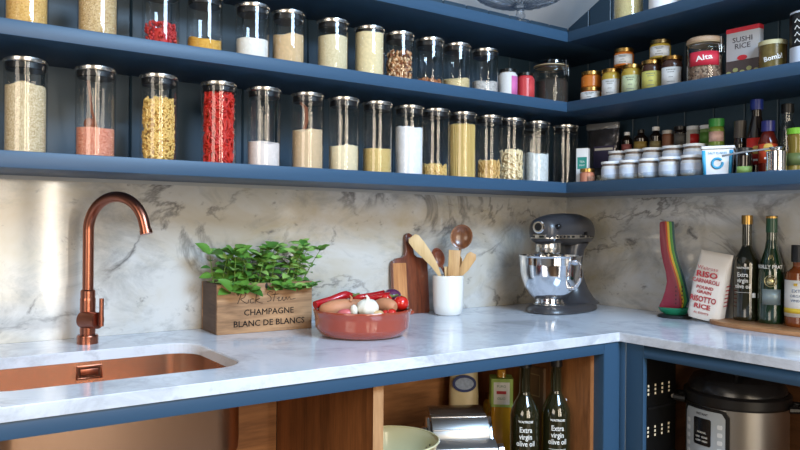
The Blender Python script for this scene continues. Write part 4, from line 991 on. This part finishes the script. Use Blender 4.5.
# bowl
bo = MB().lathe([(0, .030), (.050, .030), (.052, .034), (.046, .040), (.050, .045), (.070, .062), (.088, .090), (.097, .125), (.100, .160), (.1005, .184), (.104, .187), (.104, .190), (.099, .190), (.098, .184), (.095, .125), (.085, .092), (.066, .064), (.04, .052), (0, .050)], 56, (-.030, 0, 0)).build('mixing_bowl', CHROME, t, ang=60)
RH = Matrix.Rotation(math.radians(-30), 3, 'Z')
hh = [V((-.030, 0, 0)) + RH @ V(p) for p in ((.030, -.094, .168), (.036, -.116, .170), (.038, -.128, .150), (.036, -.126, .118), (.030, -.108, .092), (.024, -.084, .086))]
MB().tube(spline(hh, 5), .0055, 10, flat=1.6).build('bowl_handle', CHROME, bo)
MB().lathe([(0, .0282), (.056, .0282), (.056, .0298), (0, .0298)], 32, (-.030, 0, 0)).build('bowl_clamp_plate', STEEL, t)


# ------------------------------------------------------------------ nested rainbow utensils
t = thing('utensil_stand', 'small black stand with green cup under the nested colourful utensils', 'utensil stand', (-.055, -.535, .9002), math.radians(-58))
MB().lathe([(0, 0), (.050, 0), (.052, .004), (.048, .008), (0, .008)], 36).build('stand_base', plain('black_silicone', (30, 34, 36), .5), t)
GRN = plain('teal_green_plastic', (34, 128, 96), .35)
MB().lathe([(0, .0085), (.030, .009), (.044, .018), (.050, .030), (.047, .031), (.040, .022), (.026, .015), (0, .014)], 32, sy=.55).build('stand_cup', GRN, t)
sh = [(-.046, .032), (-.036, .056), (-.028, .082), (-.023, .108), (-.027, .138), (-.034, .165), (-.040, .20), (-.042, .24), (-.041, .285), (-.038, .2905), (-.026, .2925), (-.024, .286), (-.023, .24), (-.020, .205), (-.013, .170), (-.003, .138), (.006, .105), (.013, .075), (.017, .05), (.018, .030), (-.01, .022), (-.036, .024)]
for i, (cn, rgb, lab) in enumerate((('magenta', (118, 18, 44), 'magenta red slotted utensil, front of the colourful nest'), ('orange', (186, 70, 36), 'thin orange-red utensil edge just behind the magenta one'), ('yellow', (206, 176, 40), 'yellow utensil in the middle of the colourful nest'), ('green', (70, 140, 60), 'green utensil second from the back of the nest'), ('teal', (20, 72, 78), 'dark teal utensil at the back of the colourful nest'))):
    mt = plain(cn + '_plastic', rgb, .4)
    dx = (0, .005, .011, .019, .026)[i]; dy = i * .0055
    o = MB().prism([(a + dx * (1 if b > .05 else .6) , b) for a, b in [(q[0] - .006 * max(0, q[1] - .15) / .14, q[1] * 1.045) for q in sh]], .0045, 'XZ', -.014 + dy).build('nesting_utensil', mt, bevel=.0012)
    o.location = (-.055, -.535, .9002); o.rotation_euler = (0, 0, math.radians(-58)); tag(o, lab, 'kitchen utensil', 'nested colourful utensils')
    if i in (0, 2):
        ho = MB()
        for q in range(5): ho.prism([((.004 if i == 0 else .022) - q * .0010 * 0 + .0022 * math.cos(a * PI / 4), .045 + q * .013 + .0035 * math.sin(a * PI / 4)) for a in range(8)], .0004, 'XZ', -.014 + dy - .0004)
        ho.build('slots', plain('slot_dark', (60, 16, 26), .6), o)

# ------------------------------------------------------------------ rice bag
t = thing('rice_bag', 'white paper bag of risotto rice with red lettering, leaning by the bottles', 'bag', (-.058, -.645, .9002), math.radians(-78))
vs = []; fs = []; nx, nz = 14, 18; rnd = random.Random(9)
def bagsec(v):
    w = .051 * (1 - .06 * v) ; d = .034 * (1 - .02 * v) if v < .6 else .034 * (1 - .012) * (1 - ((v - .6) / .4) ** 1.6 * .88)
    if v < .05: w *= .93; d *= .9
    r_ = []
    for i in range(32):
        th = 2 * PI * i / 32; c_, s_ = math.cos(th), math.sin(th); k = 4.0
        r_.append((w * math.copysign(abs(c_) ** (2 / k), c_) + rnd.uniform(-.0006, .0006), d * math.copysign(abs(s_) ** (2 / k), s_) + rnd.uniform(-.0008, .0008) + .03 * max(0, v - .6), v * .205))
    return r_
loft([bagsec(j / 16) for j in range(17)], 'bag_body', plain('bag_paper', (222, 216, 208), .75, noise=.05, nscale=30), t, ang=60)
for s_, z, sz, sxx, b_ in (('Waitrose', .158, .016, 1, .0), ('RISO', .138, .024, 1.25, .0008), ('CARNAROLI', .118, .018, .80, .0003), ('POUND', .098, .013, 1.1, .0003), ('GRAIN', .084, .013, 1.1, .0003), ('RISOTTO', .062, .024, .78, .0006), ('RICE', .040, .020, 1.2, .0006), ('AL DENTE', .020, .009, 1.1, 0)):
    text(s_, sz, RINK, t, (-.004, -.0355 if z < .13 else -.0355 + .0, z), 0, bold=b_, sx=sxx)
for k in range(6): MB().box(.0515, .0522, -.016, .016, .05 + k * .012, .053 + k * .012).build('side_print', RINK, t)
t.rotation_euler = (math.radians(-4), math.radians(-8), math.radians(-78))
t.rotation_euler = (Matrix.Rotation(math.radians(9), 3, 'X') @ Matrix.Rotation(math.radians(-78), 3, 'Z')).to_euler()
t.location.z = .9085

# ------------------------------------------------------------------ board with bottles
m = MB(); pr = []
for k in range(48):
    a = 2 * PI * k / 48; pr.append((-.062 + .078 * math.copysign(abs(math.cos(a)) ** .85, math.cos(a)), -.875 + .205 * math.copysign(abs(math.sin(a)) ** .85, math.sin(a))))
o = m.prism(pr, .012, 'XY', .9003).build('serving_board', wood('olive_wood', (196, 144, 98), (128, 82, 50), 'Y', 14, .45), bevel=.002)
tag(o, 'oval wooden serving board under the bottles on the right worktop', 'board')
ZB = .9125
def bprof(r, h, sh, nk, nr):    # shoulder height, neck base height, neck radius
    return [(0, 0), (r * .9, 0), (r, .004), (r, sh), (r * .93, sh + (nk - sh) * .25), (r * .72, sh + (nk - sh) * .55), (nr * 1.25, sh + (nk - sh) * .85), (nr, nk), (nr, h), (0, h)]
OILG = plain('dark_olive_glass', (30, 30, 14), .06, spec=.7, coat=.5)
def olive(label, loc, face, gold=True):
    t = bottle('olive_oil_bottle', label, loc, bprof(.0365, .294, .165, .222, .0135), OILG, (.285, .312, .0155, GOLD if gold else BLACK), group='dark olive oil bottles')
    rz = face + PI / 2
    text('WAITROSE', .0075, WINK, t, (0, 0, .156), rz, R=.0366, bold=.0002)
    for s_, z in (('Extra', .136), ('virgin', .119), ('olive oil', .102)): text(s_, .0185, WINK, t, (0, 0, z), rz, R=.0366, bold=.0002, sx=.8, align='CENTER')
    ln = MB().tube([(.0368 * math.cos(face - .6 + 1.2 * q / 10), .0368 * math.sin(face - .6 + 1.2 * q / 10), .084) for q in range(11)], .0005, 5).build('label_line', WINK, t)
    return t
t = olive('olive oil bottle with gold cap on the serving board beside the rice bag', (-.012, -.748, ZB), math.radians(-169))
MB().box(-.001, 0, -.005, .005, 0, .013).xf(Matrix.Translation((.0374 * math.cos(math.radians(-120)), .0374 * math.sin(math.radians(-120)), .07)) @ Matrix.Rotation(math.radians(-120 + 180), 4, 'Z')).build('tiny_label', WINK, t)
GG = plain('green_bottle_glass', (16, 44, 24), .06, spec=.7, coat=.5)
t = bottle('vermouth_bottle', 'green vermouth bottle with a crest label between the oil and the vinegar', (-.012, -.822, ZB), [(0, 0), (.032, 0), (.0355, .005), (.0355, .125), (.033, .150), (.026, .185), (.018, .215), (.0145, .240), (.0135, .285), (0, .285)], GG, (.262, .310, .0155, plain('green_cap', (22, 70, 44), .3)), (.055, .100, .036, plain('silver_blue_label', (130, 146, 150), .4, .3, noise=.2, nscale=60)), labface=math.radians(-150), span=1.5)
fa = math.radians(-155)
text('NOILLY PRAT', .0150, WINK, t, (0, 0, .163), fa + PI / 2 - .16, R=.0336, bold=.0002, sx=.85)
text('NOILLY PRAT', .0150, WINK, t, (0, 0, .163), fa + PI / 2 + PI - .16, R=.0336, bold=.0002, sx=.85)
GR = MB(); 
for rr, z in ((.016, .123),): GR.tube([(.0362 * math.cos(fa + math.cos(q * PI / 12) * rr / .036), .0362 * math.sin(fa + math.cos(q * PI / 12) * rr / .036), z + rr * math.sin(q * PI / 12)) for q in range(24)], .0012, 6, closed=True)
GR.build('crest_ring', plain('pale_gold', (196, 180, 130), .3, .8), t)
cr = MB(); k = 16
vs = [(.0361 * math.cos(fa), .0361 * math.sin(fa), .123)] + [(.0362 * math.cos(fa + math.cos(q * 2 * PI / k) * .012 / .036), .0362 * math.sin(fa + math.cos(q * 2 * PI / k) * .012 / .036), .123 + .012 * math.sin(q * 2 * PI / k)) for q in range(k)]
cr.add(vs, [(0, 1 + q, 1 + (q + 1) % k) for q in range(k)]).build('crest_disc', MATS['pale_gold'], t, solid=-.0005)
em = MB()
em.tube([(.0255 * math.cos(fa + a), .0255 * math.sin(fa + a), z) for a, z in ((-.25, .188), (-.1, .198), (0, .186), (.1, .198), (.25, .188), (.2, .180), (-.2, .180), (-.25, .188))], .0012, 5).build('neck_crest', MATS['pale_gold'], t)
MB().lathe([(.0157, .303), (.0158, .303), (.0158, .3085), (.0157, .3085)], 24).build('cap_band', GOLD, t)
t = bottle('vinegar_bottle', 'amber vinegar bottle with black cap and white and yellow label at the right edge', (-.012, -.902, ZB), [(0, 0), (.034, 0), (.037, .004), (.037, .130), (.034, .150), (.020, .162), (.017, .168), (.017, .186), (0, .186)], plain('amber_glass', (120, 60, 20), .08, coat=.4), (.180, .228, .0215, BLACK), (.028, .130, .0375, plain('cream_label', (222, 222, 218), .6)), labface=math.radians(-155), span=3.0)
text('EXTRA', .0125, plain('blue_grey_ink', (90, 110, 140), .7), t, (0, 0, .100), fa + PI / 2, R=.0382); text('ORGANIC', .0105, MATS['blue_grey_ink'], t, (0, 0, .086), fa + PI / 2, R=.0382); text('VINEGAR', .0105, MATS['blue_grey_ink'], t, (0, 0, .073), fa + PI / 2, R=.0382)
MB().tube([(.038 * math.cos(fa - .35), .038 * math.sin(fa - .35), .118), (.038 * math.cos(fa - .12), .038 * math.sin(fa - .12), .118)], .004, 6).build('label_emblem', plain('gold_ink', (206, 170, 60), .5), t)
k = 18; vs = []; fs = []
for i in range(k + 1): a = math.radians(-155) - 1.5 + 3.0 * i / k; vs += [(.0381 * math.cos(a), .0381 * math.sin(a), .038), (.0381 * math.cos(a), .0381 * math.sin(a), .052)]
for i in range(k): fs.append((2 * i, 2 * i + 2, 2 * i + 3, 2 * i + 1))
MB().add(vs, fs).build('yellow_stripe', plain('yellow_stripe', (214, 184, 56), .6), t, solid=.0004)

# ------------------------------------------------------------------ under the left worktop (on the walnut shelf, top z = .49)
ZS = .4902
f1 = math.radians(-130)
olive('olive oil bottle standing in the cabinet, left of the identical pair', (-.679, -.500, ZS + .0), f1, False).scale = (1.09, 1.09, 1.09)
olive('olive oil bottle standing in the cabinet, right of the identical pair', (-.594, -.535, ZS + .0), f1, False).scale = (1.09, 1.09, 1.09)
t = thing('colander', 'cream enamel colander with small holes in the base cabinet', 'colander', (-1.098, -.470, ZS))
CE = plain('cream_enamel', (226, 218, 176), .25, coat=.3); t.scale = (.90, .90, .95)
MB().lathe([(.045, 0), (.050, 0), (.050, .014), (.045, .014), (.045, 0)][:4], 32).build('foot_ring', CE, t)
MB().olathe([(.0, .016), (.05, .016), (.085, .045), (.108, .10), (.118, .165), (.124, .180), (.127, .182)], 56).build('colander_body', CE, t, solid=.002)
hm = MB()
for row in range(4):
    zz = .095 + row * .020; rr = .1055 + row * .0037
    for k in range(16):
        if (k // 4) % 2 == 0: continue
        a = 2 * PI * (k + .5 * (row % 2)) / 16 * 1.0
        c_ = V((rr * math.cos(a), rr * math.sin(a), zz)); nn = V((-math.cos(a), -math.sin(a), .25)).normalized(); u_ = V((-math.sin(a), math.cos(a), 0)); w_ = nn.cross(u_)
        c_ += nn * .0030
        for oo in (0,): hm.add([c_ + u_ * .0028 * math.cos(q) + w_ * .0028 * math.sin(q) for q in [x * PI / 4 for x in range(8)]], [tuple(range(8))])
hm.build('drain_holes', BLACK, t, solid=.0004, smooth=False)
MB().tube([(.127 * math.cos(2 * PI * k / 48), .127 * math.sin(2 * PI * k / 48), .183) for k in range(48)], .0025, 6, closed=True).build('rim', CE, t)
# pasta machine
t = thing('pasta_machine', 'chrome hand-cranked pasta machine in the base cabinet', 'pasta machine', (-.865, -.44, ZS), math.radians(-28))
MB().box(-.095, .095, -.05, .06, 0, .006).build('base_plate', CHROME, t, bevel=.002)
for s_ in (-1, 1): MB().prism([(-.05, .006), (.055, .006), (.055, .10), (.045, .165), (.02, .185), (-.01, .19), (-.03, .165), (-.05, .13)], .010, 'YZ', s_ * .082 - .005).build('side_plate', CHROME, t, bevel=.003)
m = MB()
for y_, z_, r_ in ((-.006, .150, .022), (.030, .150, .022)): m.tube([(-.076, y_, z_), (.076, y_, z_)], r_, 20)
m.build('roller', CHROME, t)
SAT = plain('satin_steel', (196, 196, 196), .42, 1.0)
MB().prism([(-.050, .140), (-.046, .158), (-.034, .176), (-.018, .188), (.0, .194), (.02, .196), (.02, .188), (-.012, .182), (-.034, .162), (-.042, .140)], .150, 'YZ', -.075).build('roller_hood', SAT, t, bevel=.001)
MB().prism([(-.098, .118), (-.094, .132), (-.060, .146), (-.052, .138), (-.055, .120)], .172, 'YZ', -.086).build('front_guard', SAT, t, bevel=.002)
m = MB()
for s_ in (-1, 1): m.lathe([(0, 0), (.014, 0), (.016, .003), (.014, .010), (0, .012)], 20).xf(Matrix.Identity(4)) if False else m.tube([(s_ * .088, -.084, .124), (s_ * .100, -.084, .124)], .016, 18)
m.build('end_cap', CHROME, t)
MB().prism([(.0, .192), (.008, .196), (.060, .205), (.064, .198), (.03, .186)], .150, 'YZ', -.075).build('feed_tray', STEEL, t, bevel=.002)
MB().box(-.088, .088, -.095, -.060, .112, .128).build('cutter_head', CHROME, t, bevel=.004)
MB().box(-.086, .086, -.110, -.094, .098, .126).build('cutter_cover', STEEL, t, bevel=.004)
for q in range(4): MB().tube([(-.074, -.044 + q * .011, .166 + q * .0085), (.074, -.044 + q * .011, .166 + q * .0085)], .0016, 6).build('hood_ridge', CHROME, t)
text('ATLAS', .012, INK, t, (.02, -.1105, .112)); text('MARCATO', .009, INK, t, (.0, -.0985, .1245))
RYY = Matrix.Rotation(-PI / 2, 4, 'Y')
MB().lathe([(0, 0), (.018, 0), (.020, .004), (.018, .014), (.010, .018), (0, .018)], 24).xf(Matrix.Translation((-.088, -.02, .150)) @ RYY).build('adjusting_knob', CHROME, t)
MB().lathe([(0, 0), (.011, 0), (.011, .01), (0, .012)], 20).xf(Matrix.Translation((-.088, -.06, .128)) @ RYY).build('side_knob', BLACK, t)
# flour bag with oval blue label, tin-labelled oil bottle, others
t = thing('flour_bag', 'whitish bag with an oval blue and white label behind the pasta machine', 'bag', (-.675, -.235, ZS), math.radians(-36))
loft([[(.045 * (1 - .25 * max(0, v - .6)) * math.copysign(abs(math.cos(a)) ** .6, math.cos(a)), .03 * (1 - .8 * max(0, v - .5)) * math.copysign(abs(math.sin(a)) ** .6, math.sin(a)), v * .30) for a in [2 * PI * i / 24 for i in range(24)]] for v in [j / 10 for j in range(11)]], 'bag_body', plain('cream_cellophane', (206, 190, 150), .3, noise=.2, nscale=30), t)
l = MB().prism([(.036 * math.cos(a * PI / 12), .222 + .026 * math.sin(a * PI / 12)) for a in range(24)], .001, 'XZ', -.0305).build('oval_label', plain('navy_label', (28, 44, 100), .5), t)
l2 = MB().prism([(.028 * math.cos(a * PI / 12), .222 + .018 * math.sin(a * PI / 12)) for a in range(24)], .0006, 'XZ', -.0312).build('oval_inner', plain('pale_blue_print', (150, 165, 190), .6, noise=.4, nscale=120), l)
t = thing('oil_bottle', 'square golden oil bottle with a green and white label behind the pasta machine', 'bottle', (-.628, -.350, ZS), math.radians(-38))
GO = plain('golden_oil', (186, 130, 30), .08, coat=.4, noise=.15, nscale=20)
MB().prism(rounded(-.030, .030, -.030, .030, .008), .215, 'XY', 0).build('bottle_body', GO, t, bevel=.003)
loft([[(r_ * x, r_ * y_, z) for x, y_ in rounded(-1, 1, -1, 1, .5)] for r_, z in ((.029, .2155), (.020, .230), (.012, .245), (.012, .275))], 'bottle_neck', GO, t)
MB().prism(rounded(-.0325, .0325, -.0325, .0325, .006), .082, 'XY', .170).build('green_sleeve', plain('lime_card', (150, 176, 84), .6), t)
l = MB().box(-.024, .022, -.0335, -.0326, .178, .242).build('white_label', PAPER, t)
MB().box(-.016, .012, -.0342, -.0336, .208, .217).build('red_bar', RINK, l)
text('PURO', .010, plain('green_ink', (60, 110, 60), .6), l, (-.002, -.0337, .230)); text('OLIO', .010, MATS['green_ink'], l, (-.002, -.0337, .195))
t = thing('jar_of_peppers', 'tall jar of yellow peppers behind the golden oil bottle', 'jar', (-.582, -.262, ZS))
t['category'] = 'jar'
MB().lathe([(0, 0), (.026, 0), (.028, .004), (.028, .15), (.022, .165), (0, .165)], 24).build('jar_body', cmat('peppers', [(150, 96, 20), (214, 170, 50), (190, 120, 30)], 60, .3), t); MB().lathe([(0, .1652), (.024, .1652), (.024, .18), (0, .18)], 24).build('lid', GOLD, t)
t = thing('cardboard_packet', 'brown printed packet against the cabinet side, seen between the two dark bottles', 'packet', (-.5555, -.405, ZS), math.radians(-90))
MB().box(-.05, .05, -.005, .005, 0, .285).build('carton', plain('brown_card', (104, 76, 48), .6, noise=.15, nscale=30), t, bevel=.001)
MB().box(-.036, .036, -.0058, -.0052, .262, .265).box(-.036, .036, -.0058, -.0052, .20, .203).box(-.036, -.033, -.0058, -.0052, .203, .262).box(.033, .036, -.0058, -.0052, .203, .262).build('printed_frame', plain('tan_print', (150, 124, 84), .6), t)

# ------------------------------------------------------------------ under the right worktop
t = thing('pressure_cooker', 'stainless electric pressure cooker with black lid in the right cabinet', 'pressure cooker', (-.250, -.858, ZS), 0)
R = .126
fp = math.radians(-187)
MB().lathe([(0, .0), (R * .92, 0), (R * .94, .02), (0, .02)], 48).build('cooker_base', BLACK, t)
MB().lathe([(0, .0202), (R, .0202), (R, .235), (0, .235)], 64).build('steel_body', plain('cooker_steel', (190, 188, 184), .28, 1), t)
MB().lathe([(0, .2352), (R + .004, .2352), (R + .006, .240), (R + .006, .262), (R, .268), (0, .268)], 64).build('rim_ring', BLACK, t)
MB().lathe([(0, .2682), (R - .004, .2682), (R - .006, .280), (R * .86, .300), (R * .5, .313), (0, .315)], 64).build('lid', plain('gloss_black', (26, 26, 28), .25), t)
MB().tube(spline([(-.05, -.03, .312), (-.045, -.03, .334), (.045, -.03, .334), (.05, -.03, .312)]), .008, 8).build('lid_handle', BLACK, t)
for s_, a in ((1, math.radians(125)), (-1, math.radians(-68))):
    c_ = V((math.cos(a), math.sin(a), 0)); u_ = V((-c_.y, c_.x, 0))
    hb = MB().tube([c_ * (R + .002) + u_ * .035 + V((0, 0, .236)), c_ * (R + .026) + u_ * .028 + V((0, 0, .238)), c_ * (R + .026) - u_ * .028 + V((0, 0, .238)), c_ * (R + .002) - u_ * .035 + V((0, 0, .236))], .009, 8).build('side_handle', BLACK, t)
    MB().tube([c_ * (R + .032) + u_ * .018 + V((0, 0, .238)), c_ * (R + .032) - u_ * .018 + V((0, 0, .238))], .006, 8).build('handle_tip', STEEL, hb)
def curved(fa_, half, z0, z1, rr, rad_, th, name, mat, par):
    """rounded rectangular panel wrapped on the cooker"""
    pl = rounded(-half, half, z0, z1, rad_, 5); nn = len(pl); vs = []; fs = []
    cols = 14; zc = (z0 + z1) / 2
    rows = []
    for i in range(cols + 1):
        x = -half + 2 * half * i / cols; e_ = max(0, abs(x) - (half - rad_)); cut = rad_ - math.sqrt(max(0, rad_ ** 2 - e_ ** 2))
        for z in (z0 + cut, z1 - cut):
            for q in (rr, rr + th): vs.append((q * math.cos(fa_ + x / rr), q * math.sin(fa_ + x / rr), z))
    for i in range(cols):
        a = i * 4; b = a + 4
        fs += [(a + 1, b + 1, b + 3, a + 3), (a, a + 2, b + 2, b), (a, b, b + 1, a + 1), (a + 2, a + 3, b + 3, b + 2)]
    fs += [(0, 1, 3, 2), (cols * 4, cols * 4 + 2, cols * 4 + 3, cols * 4 + 1)]
    return MB().add(vs, fs).build(name, mat, par)
fr = curved(fp, .066, .035, .233, R - .002, .016, .008, 'control_surround', BLACK, t)
pn = curved(fp, .059, .045, .226, R + .003, .014, .005, 'control_panel', plain('silver_panel', (166, 176, 186), .35), t)
sc = curved(fp, .026, .135, .205, R + .0082, .003, .001, 'display', plain('display_black', (20, 22, 26), .2), pn)
RP = R + .0094
for s_, z in (('NORMAL', .168), ('LESS   MORE', .156), ('LOW  HIGH', .146)): text(s_, .0065, WINK, sc, (0, 0, z), fp + PI / 2, R=RP)
text('INSTANT', .0085, INK, pn, (0, 0, .215), fp + PI / 2, R=R + .0083)
for side in (-1, 1):
    for q in range(6): curved(fp + side * .36, .0065, .085 + q * .020, .096 + q * .020, R + .0081, .003, .0006, 'button', plain('button_grey', (206, 212, 218), .4), pn)
for q in range(3):
    for r_ in range(2): curved(fp + (q - 1) * .11, .0065, .085 + r_ * .02, .094 + r_ * .02, R + .0081, .003, .0006, 'button', plain('button_green', (150, 190, 160), .4) if q < 2 else MATS['button_grey'], pn)
# perforated rack beside the cooker
t = thing('perforated_rack', 'black perforated rack with pale holes inside the right cabinet', 'rack', (0, 0, 0))
MB().box(-.4545, -.325, -.7250, -.7215, ZS, .835).build('rack_panel', plain('black_metal', (16, 16, 17), .4, .3), t)
for zz in (.760, .749, .738, .648, .637, .626):
    for k in range(4): MB().box(-.449 + k * .030, -.443 + k * .030, -.7257, -.7251, zz, zz + .006).build('pale_hole', plain('pale_pegs', (240, 228, 200), .6), t, smooth=False)
for zz in (.70, .57): MB().box(-.45, -.327, -.7285, -.7251, zz, zz + .006).build('cross_bar', BLACK, t)

# oval printed badges on the two sauce bottles
for o in list(COL.objects):
    if o.name.startswith('soy_sauce_bottle'):
        rr = .0282 if o.location.x > -.14 else .0262
        curved(FC, .012, .060, .082, rr, .009, .0006, 'label_badge', plain('badge_yellow', (206, 170, 80), .6), o)
        curved(FC, .010, .040, .046, rr, .002, .0006, 'label_print', WINK, o)
